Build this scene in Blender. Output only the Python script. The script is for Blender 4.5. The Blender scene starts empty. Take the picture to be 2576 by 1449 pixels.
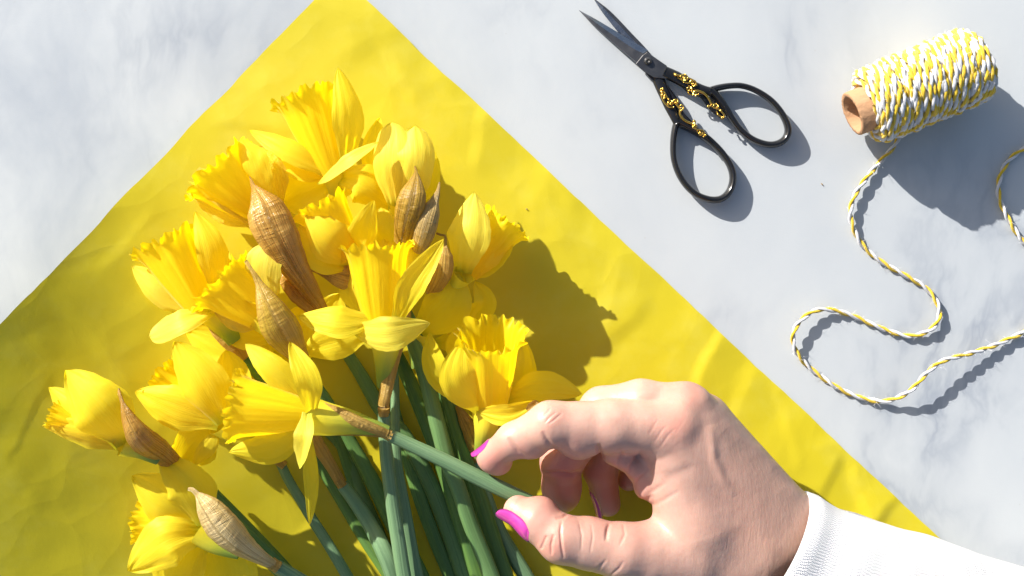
import bpy, math, random
import numpy as np

S = 0.01            # everything below is laid out in centimetres
HC = 52.0           # camera height over the table (cm)
PX = 53.0           # picture units per cm on the table plane
D = bpy.data
SC = bpy.context.scene
COL = SC.collection

# ------------------------------------------------------------------ camera, sky, sun, exposure
cam_d = D.cameras.new('camera'); cam = D.objects.new('camera', cam_d); COL.objects.link(cam)
cam.location = (0, 0, HC * S); cam.rotation_euler = (0, 0, 0)
cam_d.sensor_width = 36.0; cam_d.lens = 36.0 * HC / (2576 / PX)
cam_d.clip_start = 0.01; cam_d.clip_end = 50
SC.camera = cam
SUN_EL = math.radians(25.5); SUN_AZ = (-0.745, 0.667)
w = D.worlds.new('World'); SC.world = w; w.use_nodes = True
nt = w.node_tree
sky = nt.nodes.new('ShaderNodeTexSky'); sky.sky_type = 'NISHITA'; sky.sun_disc = False; sky.ozone_density = 0.4; sky.dust_density = 2.0
sky.sun_elevation = SUN_EL; sky.sun_rotation = math.atan2(SUN_AZ[0], SUN_AZ[1])
nt.links.new(sky.outputs[0], nt.nodes['Background'].inputs[0])
nt.nodes['Background'].inputs[1].default_value = 0.085
sl = D.lights.new('sun', 'SUN'); sl.energy = 5.0; sl.angle = math.radians(0.53); sl.color = (1.0, 0.965, 0.92)
so = D.objects.new('sun', sl); COL.objects.link(so)
from mathutils import Vector
ld = Vector((-SUN_AZ[0] * math.cos(SUN_EL), -SUN_AZ[1] * math.cos(SUN_EL), -math.sin(SUN_EL)))
so.rotation_euler = ld.to_track_quat('-Z', 'Y').to_euler(); so.location = (-1, 1, 1)
vs = SC.view_settings; vs.view_transform = 'Standard'; vs.look = 'None'; vs.gamma = 1; vs.use_curve_mapping = False
vs.exposure = 0.84

# ------------------------------------------------------------------ placing helpers
def P(x, y, z=0.0):
    k = (HC - z) / HC / PX
    return np.array([(x - 1288) * k, (724.5 - y) * k, z], float)

class Zone:
    def __init__(s, ox, oy, sc): s.ox, s.oy, s.sc = ox, oy, sc
    def __call__(s, x, y, z): return P(s.ox + s.sc * x, s.oy + s.sc * y, z)
    def w(s, px, z): return px * s.sc / PX * (HC - z) / HC
    def pts(s, l): return [s(*p) for p in l]
FR = Zone(0, 0, 1)
Z1 = Zone(402.5, 150.9, .3125); Z2 = Zone(301.9, 503.1, .3125); Z3 = Zone(754.7, 503.1, .3125)
Z4 = Zone(62.9, 880.5, .3923); Z5 = Zone(628.9, 943.4, .3489); Z6 = Zone(1142, 880.5, .3924)
Z7 = Zone(1421, 0, .3907); Z8 = Zone(1922, 0, .7466)

def nrm(v):
    v = np.asarray(v, float); return v / (np.linalg.norm(v, axis=-1, keepdims=True) + 1e-12)
def smooth(a, b, x):
    t = np.clip((x - a) / (b - a), 0, 1); return t * t * (3 - 2 * t)
def spline(pts, n):
    """Catmull-Rom through pts, resampled evenly in arc length to n points"""
    p = np.array(pts, float)
    if len(p) == 2: p = np.array([p[0], (p[0] + p[1]) / 2, p[1]])
    q = np.vstack([2 * p[0] - p[1], p, 2 * p[-1] - p[-2]])
    out = []
    m = 24
    for i in range(1, len(q) - 2):
        t = np.linspace(0, 1, m, endpoint=False)[:, None]
        a, b, c, d = q[i - 1], q[i], q[i + 1], q[i + 2]
        out.append(.5 * ((2 * b) + (c - a) * t + (2 * a - 5 * b + 4 * c - d) * t ** 2 + (3 * b - a - 3 * c + d) * t ** 3))
    out.append(q[-2][None]); o = np.vstack(out)
    L = np.r_[0, np.cumsum(np.linalg.norm(np.diff(o, axis=0), axis=1))]
    s = np.linspace(0, L[-1], n)
    return np.stack([np.interp(s, L, o[:, k]) for k in range(3)], 1), L[-1]
def interp_list(vals, n):
    v = np.array(vals, float); return np.interp(np.linspace(0, 1, n), np.linspace(0, 1, len(v)), v)
def vnoise(seed, x, y):
    """smooth value noise on a lattice"""
    rs = np.random.RandomState(seed); T = rs.rand(64, 64) * 2 - 1
    xi = np.floor(x).astype(int); yi = np.floor(y).astype(int)
    fx = x - xi; fy = y - yi; fx = fx * fx * (3 - 2 * fx); fy = fy * fy * (3 - 2 * fy)
    g = lambda a, b: T[a % 64, b % 64]
    return (g(xi, yi) * (1 - fx) + g(xi + 1, yi) * fx) * (1 - fy) + (g(xi, yi + 1) * (1 - fx) + g(xi + 1, yi + 1) * fx) * fy

# ------------------------------------------------------------------ object helpers
def thing(name, label, cat, base, group=None):
    o = D.objects.new(name, None); COL.objects.link(o); o.empty_display_size = .01
    o.location = tuple(np.array(base) * S); o['label'] = label; o['category'] = cat
    if group: o['group'] = group
    return o
def mesh(name, V, F, mat, parent=None, pc=None, smooth_=True, label=None, extra=None, kind=None, mats=None, mi=None):
    V = np.asarray(V, float).reshape(-1, 3) * S
    top = parent
    off = np.zeros(3)
    while top is not None:
        off += np.array(top.location); top = top.parent
    me = D.meshes.new(name)
    me.from_pydata((V - off).tolist(), [], F if isinstance(F, list) else F.tolist())
    me.materials.append(mat)
    if mats:
        for m in mats: me.materials.append(m)
    if pc is not None:
        a = me.attributes.new('pc', 'FLOAT_VECTOR', 'POINT'); a.data.foreach_set('vector', np.asarray(pc, np.float32).ravel())
    if extra is not None:
        for k, v in extra.items():
            a = me.attributes.new(k, 'FLOAT', 'POINT'); a.data.foreach_set('value', np.asarray(v, np.float32).ravel())
    if mi is not None: me.polygons.foreach_set('material_index', np.asarray(mi, np.int32))
    if smooth_: me.polygons.foreach_set('use_smooth', np.ones(len(me.polygons), bool))
    me.update()
    o = D.objects.new(name, me); COL.objects.link(o)
    if parent is not None: o.parent = parent
    if label: o['label'] = label
    if kind: o['kind'] = kind
    return o
def grid_faces(n, m, wrap=False, base=0, wrapu=False):
    mm = m if wrap else m - 1; nn = n if wrapu else n - 1
    i, j = np.meshgrid(np.arange(nn), np.arange(mm), indexing='ij')
    i2 = (i + 1) % n; j2 = (j + 1) % m
    return (np.stack([i * m + j, i2 * m + j, i2 * m + j2, i * m + j2], -1).reshape(-1, 4) + base).tolist()

# ------------------------------------------------------------------ materials
class M:
    def __init__(s, name):
        s.m = D.materials.new(name); s.m.use_nodes = True; s.t = s.m.node_tree; s.t.nodes.clear()
        s.out = s.n('ShaderNodeOutputMaterial')
    def n(s, typ, **kw):
        nd = s.t.nodes.new(typ)
        for k, v in kw.items():
            if k.startswith('i_'):
                key = k[2:]
                nd.inputs[int(key) if key.isdigit() else key.replace('_', ' ')].default_value = v
            else: setattr(nd, k, v)
        return nd
    def l(s, a, b): s.t.links.new(a, b)
    def attr(s, name='pc'): return s.n('ShaderNodeAttribute', attribute_name=name)
    def mapv(s, src, scale):
        mp = s.n('ShaderNodeMapping'); mp.inputs['Scale'].default_value = scale; s.l(src, mp.inputs['Vector']); return mp.outputs[0]
    def obj(s): return s.n('ShaderNodeTexCoord').outputs['Object']
    def geo(s): return s.n('ShaderNodeNewGeometry').outputs['Position']
    def noise(s, vec, scale, detail=3, rough=.55, dist=0.0):
        nn = s.n('ShaderNodeTexNoise'); nn.inputs['Scale'].default_value = scale; nn.inputs['Detail'].default_value = detail
        nn.inputs['Roughness'].default_value = rough; nn.inputs['Distortion'].default_value = dist
        if vec is not None: s.l(vec, nn.inputs['Vector'])
        return nn.outputs['Fac']
    def ramp(s, fac, stops):
        r = s.n('ShaderNodeValToRGB'); e = r.color_ramp.elements
        while len(e) < len(stops): e.new(.5)
        for k, (p, c) in enumerate(stops):
            e[k].position = p; e[k].color = (*c, 1) if len(c) == 3 else c
        s.l(fac, r.inputs[0]); return r.outputs[0]
    def mix(s, fac, a, b, blend='MIX'):
        x = s.n('ShaderNodeMix', data_type='RGBA', blend_type=blend)
        for v, i in ((fac, 0), (a, 6), (b, 7)):
            if isinstance(v, (int, float)): x.inputs[i].default_value = v
            elif isinstance(v, tuple): x.inputs[i].default_value = (*v, 1)
            else: s.l(v, x.inputs[i])
        return x.outputs[2]
    def math(s, op, a, b=0.0, clamp=False):
        x = s.n('ShaderNodeMath', operation=op, use_clamp=clamp)
        for v, i in ((a, 0), (b, 1)):
            if isinstance(v, (int, float)): x.inputs[i].default_value = v
            else: s.l(v, x.inputs[i])
        return x.outputs[0]
    def bump(s, h, strength=.3, dist=.001, normal=None):
        b = s.n('ShaderNodeBump'); b.inputs['Strength'].default_value = strength; b.inputs['Distance'].default_value = dist
        s.l(h, b.inputs['Height'])
        if normal is not None: s.l(normal, b.inputs['Normal'])
        return b.outputs[0]
    def bsdf(s, col, rough=.5, spec=.4, normal=None, **kw):
        b = s.n('ShaderNodeBsdfPrincipled')
        def put(k, v):
            if isinstance(v, (int, float)): b.inputs[k].default_value = v
            elif isinstance(v, tuple): b.inputs[k].default_value = (*v, 1) if len(v) == 3 and k != 'Subsurface Radius' else v
            else: s.l(v, b.inputs[k])
        put('Base Color', col); put('Roughness', rough); put('Specular IOR Level', spec)
        for k, v in kw.items(): put(k.replace('_', ' '), v)
        if normal is not None: s.l(normal, b.inputs['Normal'])
        return b.outputs[0]
    def trans(s, shader, col, fac, normal=None):
        t = s.n('ShaderNodeBsdfTranslucent')
        if isinstance(col, tuple): t.inputs[0].default_value = (*col, 1)
        else: s.l(col, t.inputs[0])
        if normal is not None: s.l(normal, t.inputs['Normal'])
        x = s.n('ShaderNodeMixShader')
        if isinstance(fac, (int, float)): x.inputs[0].default_value = fac
        else: s.l(fac, x.inputs[0])
        s.l(shader, x.inputs[1]); s.l(t.outputs[0], x.inputs[2]); return x.outputs[0]
    def done(s, sh): s.l(sh, s.out.inputs[0]); return s.m

def mat_petal(name, pale, deep, tcol, tfac, veins=1.0, green=(.55, .60, .03)):
    m = M(name); pc = m.attr().outputs['Vector']
    lines = m.noise(m.mapv(pc, (2.5, 34, 9)), 1, 3)
    blot = m.noise(m.mapv(pc, (3, 3, 11)), 1, 2)
    c = m.mix(m.ramp(lines, [(.3, (0, 0, 0)), (.72, (1, 1, 1))]), pale, deep)
    c = m.mix(m.ramp(blot, [(.35, (0, 0, 0)), (.7, (.6, .6, .6))]), c, deep)
    sx = m.n('ShaderNodeSeparateXYZ'); m.l(pc, sx.inputs[0])
    base = m.ramp(sx.outputs[0], [(.0, (.75, .75, .75)), (.16, (0, 0, 0))])
    c = m.mix(base, c, green)
    h = m.math('ADD', m.math('MULTIPLY', lines, veins), m.math('MULTIPLY', m.noise(m.mapv(pc, (9, 16, 5)), 1, 2), .6))
    nb = m.bump(h, .35, .0006)
    b = m.bsdf(c, .48, .3, nb, Sheen_Weight=.15, Sheen_Roughness=.4)
    return m.done(m.trans(b, m.mix(base, tcol, green), tfac, nb))
PETAL = mat_petal('petal_yellow', (.96, .83, .050), (.95, .785, .024), (.98, .80, .008), .54)
PETAL_PALE = mat_petal('petal_pale', (.96, .86, .12), (.95, .82, .07), (.97, .82, .022), .52)
CORONA = mat_petal('corona_yellow', (.96, .785, .016), (.94, .73, .007), (.98, .755, .002), .54, .9, (.9, .68, .01))
def mat_dry_petal():
    m = M('petal_wilted'); pc = m.attr().outputs['Vector']
    lines = m.noise(m.mapv(pc, (2.0, 60, 9)), 1, 3)
    c = m.mix(m.ramp(lines, [(.40, (0, 0, 0)), (.68, (1, 1, 1))]), (.94, .77, .085), (.90, .66, .04))
    sx = m.n('ShaderNodeSeparateXYZ'); m.l(pc, sx.inputs[0])
    c = m.mix(m.ramp(sx.outputs[0], [(.92, (0, 0, 0)), (1, (.4, .4, .4))]), c, (.78, .54, .20))
    nb = m.bump(m.math('ADD', lines, m.noise(m.mapv(pc, (14, 10, 3)), 1, 3)), .7, .001)
    b = m.bsdf(c, .35, .5, nb)
    return m.done(m.trans(b, c, .45, nb))
DRY = mat_dry_petal()
def mat_spathe(name, c1, c2, dark, tf=.25, rough=.34):
    m = M(name); pc = m.attr().outputs['Vector']
    lines = m.noise(m.mapv(pc, (.35, 58, 7)), 1, 2)
    big = m.noise(m.mapv(pc, (1.2, 5, 7)), 1, 3)
    c = m.mix(m.ramp(big, [(.35, (0, 0, 0)), (.66, (1, 1, 1))]), c1, c2)
    c = m.mix(m.ramp(lines, [(.52, (0, 0, 0)), (.62, (.6, .6, .6))]), c, dark)
    sx = m.n('ShaderNodeSeparateXYZ'); m.l(pc, sx.inputs[0])
    spots = m.noise(m.mapv(pc, (9, 40, 3)), 1, 2)
    c = m.mix(m.ramp(spots, [(.66, (0, 0, 0)), (.72, (.7, .7, .7))]), c, dark)
    cr = m.noise(m.mapv(pc, (5, 2.2, 3)), 1, 4, .6, 1.2)
    nb = m.bump(m.math('ADD', m.math('MULTIPLY', lines, .5), m.math('MULTIPLY', cr, 1.0)), .8, .0013)
    b = m.bsdf(c, rough, .5, nb)
    return m.done(m.trans(b, c, tf, nb))
SP_BROWN = mat_spathe('spathe_brown', (.60, .33, .045), (.76, .49, .13), (.33, .14, .015), .42, .19)
SP_TAN = mat_spathe('spathe_tan', (.72, .49, .13), (.64, .40, .08), (.46, .25, .05), .42, .33)
SP_OLIVE = mat_spathe('spathe_olive', (.68, .49, .05), (.74, .52, .13), (.50, .30, .04), .48, .30)
SP_DARK = mat_spathe('spathe_dark', (.42, .25, .035), (.52, .32, .04), (.14, .07, .012), .32, .36)
SP_GREY = mat_spathe('spathe_grey', (.62, .42, .13), (.52, .37, .15), (.26, .17, .07), .3, .42)
SP_PALE = mat_spathe('spathe_pale', (.80, .64, .33), (.70, .51, .19), (.46, .30, .11), .34, .32)
def mat_stem(name, a, b, dark):
    m = M(name); pc = m.attr().outputs['Vector']
    lines = m.noise(m.mapv(pc, (.15, 26, 7)), 1, 3)
    big = m.noise(m.mapv(pc, (.5, 2, 7)), 1, 2)
    c = m.mix(m.ramp(big, [(.3, (0, 0, 0)), (.7, (1, 1, 1))]), a, b)
    c = m.mix(m.ramp(lines, [(.45, (0, 0, 0)), (.7, (.7, .7, .7))]), c, dark)
    nb = m.bump(lines, .4, .0007)
    return m.done(m.bsdf(c, .38, .36, nb))
STEM = mat_stem('stem_green', (.140, .245, .085), (.11, .205, .065), (.06, .13, .04))
STEM_B = mat_stem('stem_bluegreen', (.145, .250, .115), (.18, .29, .145), (.07, .14, .06))
LEAF = mat_stem('leaf_green', (.135, .24, .045), (.09, .185, .05), (.045, .11, .025))
def mat_tube():
    m = M('flower_tube'); pc = m.attr().outputs['Vector']
    sx = m.n('ShaderNodeSeparateXYZ'); m.l(pc, sx.inputs[0])
    c = m.ramp(sx.outputs[0], [(0, (.88, .72, .03)), (.35, (.72, .66, .05)), (.75, (.33, .42, .05)), (1, (.22, .32, .06))])
    lines = m.noise(m.mapv(pc, (1, 20, 7)), 1, 2)
    nb = m.bump(lines, .3, .0006)
    b = m.bsdf(c, .45, .4, nb)
    return m.done(m.trans(b, c, .25, nb))
TUBE = mat_tube()
def mat_paper():
    m = M('tissue_paper'); g = m.geo()
    big = m.noise(g, 9, 3); fine = m.noise(g, 900, 2); mid = m.noise(g, 60, 5, .6)
    c = m.mix(m.ramp(big, [(.3, (0, 0, 0)), (.75, (1, 1, 1))]), (.635, .535, .024), (.615, .505, .015))
    cl = m.noise(m.mapv(g, (1, 1, .01)), 32, 6, .68)
    c = m.mix(m.ramp(cl, [(.48, (0, 0, 0)), (.75, (.45, .45, .45))]), c, (.66, .59, .08))
    wp = m.n('ShaderNodeTexNoise'); wp.inputs['Scale'].default_value = 14; m.l(g, wp.inputs['Vector'])
    vm = m.n('ShaderNodeVectorMath', operation='MULTIPLY_ADD'); m.l(wp.outputs['Color'], vm.inputs[0]); vm.inputs[1].default_value = (.05, .05, 0); m.l(g, vm.inputs[2])
    fl = m.n('ShaderNodeMapping'); fl.inputs['Scale'].default_value = (1, 1, 0); m.l(vm.outputs[0], fl.inputs['Vector'])
    hs = []
    for sc_, am_ in ((16, 1.0), (37, .45)):
        vo = m.n('ShaderNodeTexVoronoi'); vo.inputs['Scale'].default_value = sc_; m.l(fl.outputs[0], vo.inputs['Vector']); hs.append(m.math('MULTIPLY', vo.outputs['Distance'], am_))
    cre = m.math('ADD', hs[0], hs[1])
    nb0 = m.bump(cre, .28, .0042)
    h = m.math('ADD', m.math('MULTIPLY', mid, .7), m.math('MULTIPLY', fine, .12))
    nb = m.bump(h, .22, .0010, nb0)
    b = m.bsdf(c, .46, .35, nb)
    return m.done(m.trans(b, c, .18, nb))
PAPER = mat_paper()
def mat_marble():
    m = M('marble'); g = m.geo()
    warp = m.n('ShaderNodeTexNoise'); warp.inputs['Scale'].default_value = 6; warp.inputs['Detail'].default_value = 4; m.l(g, warp.inputs['Vector'])
    va = m.n('ShaderNodeVectorMath', operation='MULTIPLY_ADD'); m.l(warp.outputs['Color'], va.inputs[0]); va.inputs[1].default_value = (.09, .09, 0); m.l(g, va.inputs[2])
    rot = m.n('ShaderNodeMapping'); rot.inputs['Rotation'].default_value = (0, 0, math.radians(-38)); rot.inputs['Scale'].default_value = (1, .42, 1); m.l(va.outputs[0], rot.inputs['Vector'])
    rot.inputs['Scale'].default_value = (1, .6, 1)
    v1 = m.noise(rot.outputs[0], 9, 6, .6)
    ridge = m.math('ABSOLUTE', m.math('SUBTRACT', v1, .5))
    vein = m.ramp(ridge, [(0, (1, 1, 1)), (.03, (.4, .4, .4)), (.10, (0, 0, 0))])
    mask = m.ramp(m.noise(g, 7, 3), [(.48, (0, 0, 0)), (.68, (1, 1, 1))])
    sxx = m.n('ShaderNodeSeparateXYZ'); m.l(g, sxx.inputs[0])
    side = m.n('ShaderNodeMapRange'); m.l(sxx.outputs[0], side.inputs[0]); side.inputs[1].default_value = -.20; side.inputs[2].default_value = .05; side.inputs[3].default_value = 1.0; side.inputs[4].default_value = .25  # marble clouding grows to the left, partly standing in for soft shade there
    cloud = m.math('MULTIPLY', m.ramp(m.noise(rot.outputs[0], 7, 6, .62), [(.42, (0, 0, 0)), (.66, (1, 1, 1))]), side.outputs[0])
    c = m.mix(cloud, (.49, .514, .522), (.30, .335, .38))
    c = m.mix(m.math('MULTIPLY', m.math('MULTIPLY', vein, mask), .75), c, (.25, .28, .33))
    sp = m.noise(g, 260, 2)
    c = m.mix(m.ramp(sp, [(.745, (0, 0, 0)), (.78, (.45, .45, .45))]), c, (.40, .39, .38))
    mp = m.n('ShaderNodeMapping'); mp.inputs['Scale'].default_value = (1, 1, 1); m.l(g, mp.inputs['Vector'])
    wv = m.noise(g, 1500, 2); w2 = m.noise(g, 420, 3)
    nb = m.bump(m.math('ADD', wv, w2), .13, .0003)
    return m.done(m.bsdf(c, .42, .35, nb))
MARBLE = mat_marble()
def simple(name, col, rough, spec=.5, metal=0.0, bs=None, **kw):
    m = M(name); nb = None
    if bs: nb = m.bump(m.noise(m.geo(), bs[0], 3), bs[1], bs[2])
    r = m.ramp(m.noise(m.geo(), 300, 3), [(.3, (rough * .8,) * 3), (.7, (min(1, rough * 1.25),) * 3)])
    return m.done(m.bsdf(col, r, spec, nb, Metallic=metal, **kw))
LACQ = simple('black_lacquer', (.010, .010, .011), .16, .55, bs=(140, .08, .001))
STEEL = simple('dark_steel', (.115, .115, .12), .36, .5, .85, bs=(900, .12, .0004))
STEEL_L = simple('ground_steel', (.30, .31, .335), .26, .5, 1.0, bs=(500, .08, .0004))
GOLD = simple('gold', (.78, .50, .10), .24, .5, 1.0, bs=(700, .15, .0004))
BOARD = simple('cardboard', (.40, .23, .125), .85, .2, bs=(500, .5, .0008))
def mat_yarn(name, c1, c2):
    m = M(name); pc = m.attr().outputs['Vector']
    ln = m.noise(m.mapv(pc, (5, 9, 1)), 1, 3, .6)
    c = m.mix(m.ramp(ln, [(.35, (0, 0, 0)), (.7, (1, 1, 1))]), c1, c2)
    nb = m.bump(ln, .8, .0008)
    return m.done(m.bsdf(c, .85, .15, nb, Sheen_Weight=.4))
Y_YEL = mat_yarn('yarn_yellow', (.74, .48, .012), (.80, .57, .04))
Y_WHT = mat_yarn('yarn_white', (.70, .70, .71), (.62, .62, .64))
def mat_skin():
    m = M('skin'); g = m.geo()
    red = m.attr('red').outputs['Fac']
    mott = m.noise(g, 130, 4, .6)
    c = m.mix(m.ramp(mott, [(.3, (0, 0, 0)), (.7, (1, 1, 1))]), (.57, .355, .282), (.515, .30, .232))
    c = m.mix(red, c, (.54, .185, .145))
    c = m.mix(m.math('MULTIPLY', m.attr('wr').outputs['Fac'], .55), c, (.47, .285, .205))
    fr = m.noise(g, 420, 2)
    c = m.mix(m.ramp(fr, [(.73, (0, 0, 0)), (.80, (.35, .35, .35))]), c, (.45, .22, .12))
    st = m.n('ShaderNodeMapping'); st.inputs['Rotation'].default_value = (0, 0, math.radians(28)); st.inputs['Scale'].default_value = (1.0, .16, 1); m.l(g, st.inputs['Vector'])
    li = m.noise(st.outputs[0], 1500, 3, .6, .6)
    vo = m.n('ShaderNodeTexVoronoi'); vo.feature = 'DISTANCE_TO_EDGE'; vo.inputs['Scale'].default_value = 1300; m.l(g, vo.inputs['Vector'])
    h = m.math('ADD', m.math('MULTIPLY', li, 1.0), m.math('MULTIPLY', vo.outputs['Distance'], .5))
    wr = m.attr('wr').outputs['Fac']
    w2 = m.noise(st.outputs[0], 620, 3, .6, .5)
    h = m.math('ADD', h, m.math('MULTIPLY', m.math('MULTIPLY', w2, wr), 2.2))
    nb = m.bump(h, .20, .00042)
    return m.done(m.bsdf(c, .40, .42, nb, Subsurface_Weight=.35, Subsurface_Radius=(.6, .22, .12), Subsurface_Scale=.006))
SKIN = mat_skin()
NAIL = simple('nail_polish', (.47, .042, .28), .12, .5, Coat_Weight=.6)
def mat_knit():
    m = M('white_knit'); pc = m.attr().outputs['Vector']
    sx = m.n('ShaderNodeSeparateXYZ'); m.l(pc, sx.inputs[0])
    wob = m.math('MULTIPLY', m.noise(m.mapv(pc, (3, 3, 1)), 1, 2), .02)
    a = m.math('SINE', m.math('MULTIPLY', m.math('ADD', sx.outputs[1], wob), 2 * math.pi * 150))
    b = m.math('SINE', m.math('MULTIPLY', sx.outputs[0], 2 * math.pi * 11))
    h = m.math('ADD', m.math('MULTIPLY', a, .5), m.math('MULTIPLY', m.math('MULTIPLY', a, b), .35))
    h = m.math('ADD', h, m.math('MULTIPLY', m.noise(m.geo(), 900, 3), .8))
    nb = m.bump(h, .8, .0005)
    c = m.mix(m.ramp(m.math('MULTIPLY_ADD', a, .5), [(0, (0, 0, 0)), (.5, (1, 1, 1))]), (.50, .50, .52), (.66, .66, .67))
    return m.done(m.bsdf(c, .9, .1, nb, Sheen_Weight=.3))
KNIT = mat_knit()

# ------------------------------------------------------------------ shape builders
def frames(C, ref=None):
    n = len(C); T = nrm(np.gradient(C, axis=0))
    r = np.array(ref if ref is not None else (0, 0, 1.0))
    if abs(T[0] @ r) > .95: r = np.array([1.0, 0, 0])
    N = np.zeros((n, 3)); v = r - T[0] * (T[0] @ r); N[0] = v / np.linalg.norm(v)
    for i in range(1, n):
        v = N[i - 1] - T[i] * (T[i] @ N[i - 1]); N[i] = v / np.linalg.norm(v)
    return T, N, np.cross(T, N)
def sweep(pts, radii, n=40, m=16, flat=1.0, disp=None, ref=None, seed=0, caps=True, ridge=0.0, twist=0.0):
    """a tube along pts; flat squeezes it along the reference normal; disp(u, th) adds to the radius"""
    C, L = spline(pts, n); T, N, B = frames(C, ref)
    r = interp_list(radii, n); th = np.linspace(0, 2 * math.pi, m, endpoint=False)
    u = np.linspace(0, 1, n)
    U, TH = np.meshgrid(u, th, indexing='ij')
    rr = r[:, None] * (1 + (disp(U, TH) if disp else 0) + ridge * np.cos(2 * TH) ** 8)
    tw = TH + twist * U
    V = C[:, None] + rr[..., None] * (np.cos(tw)[..., None] * N[:, None] * flat + np.sin(tw)[..., None] * B[:, None])
    V = V.reshape(-1, 3); F = grid_faces(n, m, True)
    pc = np.stack([U, TH / (2 * math.pi) * 1.0, np.full_like(U, (seed * .618) % 10)], -1).reshape(-1, 3)
    if caps:
        F.append(list(range(m))[::-1]); F.append([(n - 1) * m + k for k in range(m)])
    return V, F, pc, L
def prof_petal(u):
    a = .42 + .58 * smooth(0, .45, u)
    b = np.clip(1 - (np.clip(u - .36, 0, 1) / .64) ** 1.95, 0, 1) ** .80
    return a * b + .022 * (1 - smooth(.96, 1, u)) + .004
def prof_lens(u): return np.clip(np.sin(math.pi * np.clip(u, 0, 1)) ** .8, 0, 1) + .012
def prof_blunt(u):
    return (.45 + .55 * smooth(0, .4, u)) * np.clip(1 - np.clip((u - .5) / .5, 0, 1) ** 4, 0, 1) ** .6 + .02
def prof_strip(u): return (.75 + .25 * smooth(0, .5, u)) * (1 - .55 * smooth(.75, 1, u))
PROF = dict(petal=prof_petal, lens=prof_lens, blunt=prof_blunt, strip=prof_strip)
PC = [0]
def petal(parent, pts, w, n=(0, 0, 1), cup=.22, prof='petal', wav=.10, mat=None, roll=0.0, crinkle=0.0, fold=.10, name='petal', label=None):
    PC[0] += 1; sd = PC[0]
    nu, nv = 34, 17
    C, L = spline(pts, nu); T = nrm(np.gradient(C, axis=0))
    n = nrm(n); u = np.linspace(0, 1, nu); v = np.linspace(-1, 1, nv)
    if roll:
        pass
    Sd = nrm(np.cross(np.broadcast_to(n, T.shape), T)); N = np.cross(T, Sd)
    if roll:
        a = roll * (u - .4)[:, None]; Sd, N = Sd * np.cos(a) + N * np.sin(a), N * np.cos(a) - Sd * np.sin(a)
    w = w * 1.10; cup = cup * .55
    f = PROF[prof](u) * w
    U, Vv = np.meshgrid(u, v, indexing='ij')
    ed = (.045 * vnoise(sd * 3, U * 7 + sd, np.sign(Vv) * 3 + 9) + .025 * vnoise(sd * 3 + 1, U * 19 + sd, np.sign(Vv) * 3 + 9)) * np.abs(Vv) ** 3
    h = cup * w * (Vv ** 2) * PROF[prof](U) + (.10 + .10 * math.sin(sd * 2.3)) * np.sign(cup + 1e-6) * w * np.abs(Vv) ** 1.2 * smooth(.1, .6, U) * PROF[prof](U) - fold * w * np.exp(-(Vv / .16) ** 2) * (1 - .6 * U) * .5
    h = h + wav * w * vnoise(sd, U * 3.3 + sd * 1.7, Vv * 1.6 + 5) * (.35 + .65 * np.abs(Vv))
    h = h + .045 * w * vnoise(sd + 11, U * 1.2, Vv * 4.5 + 7) * (1 - .4 * U) + .012 * w * np.cos(Vv * 16 + 2 * vnoise(sd + 3, U * 2, Vv * 2)) * (1 - .5 * U)
    h = h + .05 * w * vnoise(sd + 7, U * 8, Vv * 5 + 3) * np.abs(Vv) ** 1.5
    if crinkle:
        h = h + crinkle * w * (vnoise(sd + 50, U * 9 + 2, Vv * 5 + 8) + .5 * vnoise(sd + 51, U * 20, Vv * 9))
    V = C[:, None] + (f[:, None] * (Vv + ed))[..., None] * Sd[:, None] + h[..., None] * N[:, None]
    pc = np.stack([U, (Vv + 1) / 2, np.full_like(U, (sd * .731) % 10)], -1).reshape(-1, 3)
    return mesh(name, V, grid_faces(nu, nv), mat or PETAL, parent, pc, label=label)
def corona(parent, c0, c1, r0, r1, frill=1.0, seed=1, flare=.22, squash=1.0, ref=None, mat=None):
    c0 = np.array(c0); c1 = np.array(c1); A = nrm(c1 - c0); L = np.linalg.norm(c1 - c0)
    z = np.array([0, 0, 1.0]); X = z - A * (A @ z); X = nrm(X); Y = np.cross(A, X)
    ns, nt_ = 40, 150
    s = np.linspace(0, 1, ns); t = np.linspace(0, 2 * math.pi, nt_, endpoint=False)
    SS, TT = np.meshgrid(s, t, indexing='ij'); rs = np.random.RandomState(seed)
    rad = r0 + (r1 * (1 - flare) - r0) * (1 - (1 - SS) ** 1.5) + r1 * flare * np.clip((SS - .72) / .28, 0, 1) ** 2.0
    nz = lambda f, ph: vnoise(seed + int(ph), TT / (2 * math.pi) * f, SS * 2 + ph) if True else 0
    per = lambda k: np.cos(k * TT + rs.rand() * 6.28)
    rib = .026 * per(6) + .014 * per(12) + .006 * per(19) + .006 * per(25)
    rim = smooth(.62, 1, SS); tip = smooth(.86, 1, SS)
    fr = rim * (.04 * per(5) + .035 * per(9)) + tip * (.055 * per(14) + .045 * per(23) + .02 * per(31))
    rad = rad * (1 + rib * (.4 + .6 * np.sin(SS * math.pi)) + frill * fr)
    ax = SS * L + frill * r1 * (tip * (.045 * per(11) + .045 * per(19) + .035 * per(29) + .02 * per(41)) + rim * .04 * per(4))
    roll = tip ** 2 * .07 * r1
    ax = ax - roll
    V = c0 + ax[..., None] * A + rad[..., None] * (np.cos(TT)[..., None] * X * squash + np.sin(TT)[..., None] * Y)
    pc = np.stack([SS, TT / (2 * math.pi) * 2.2, np.full_like(SS, (seed * .37) % 10)], -1).reshape(-1, 3)
    return mesh('corona', V, grid_faces(ns, nt_, True), mat or CORONA, parent, pc)
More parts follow.
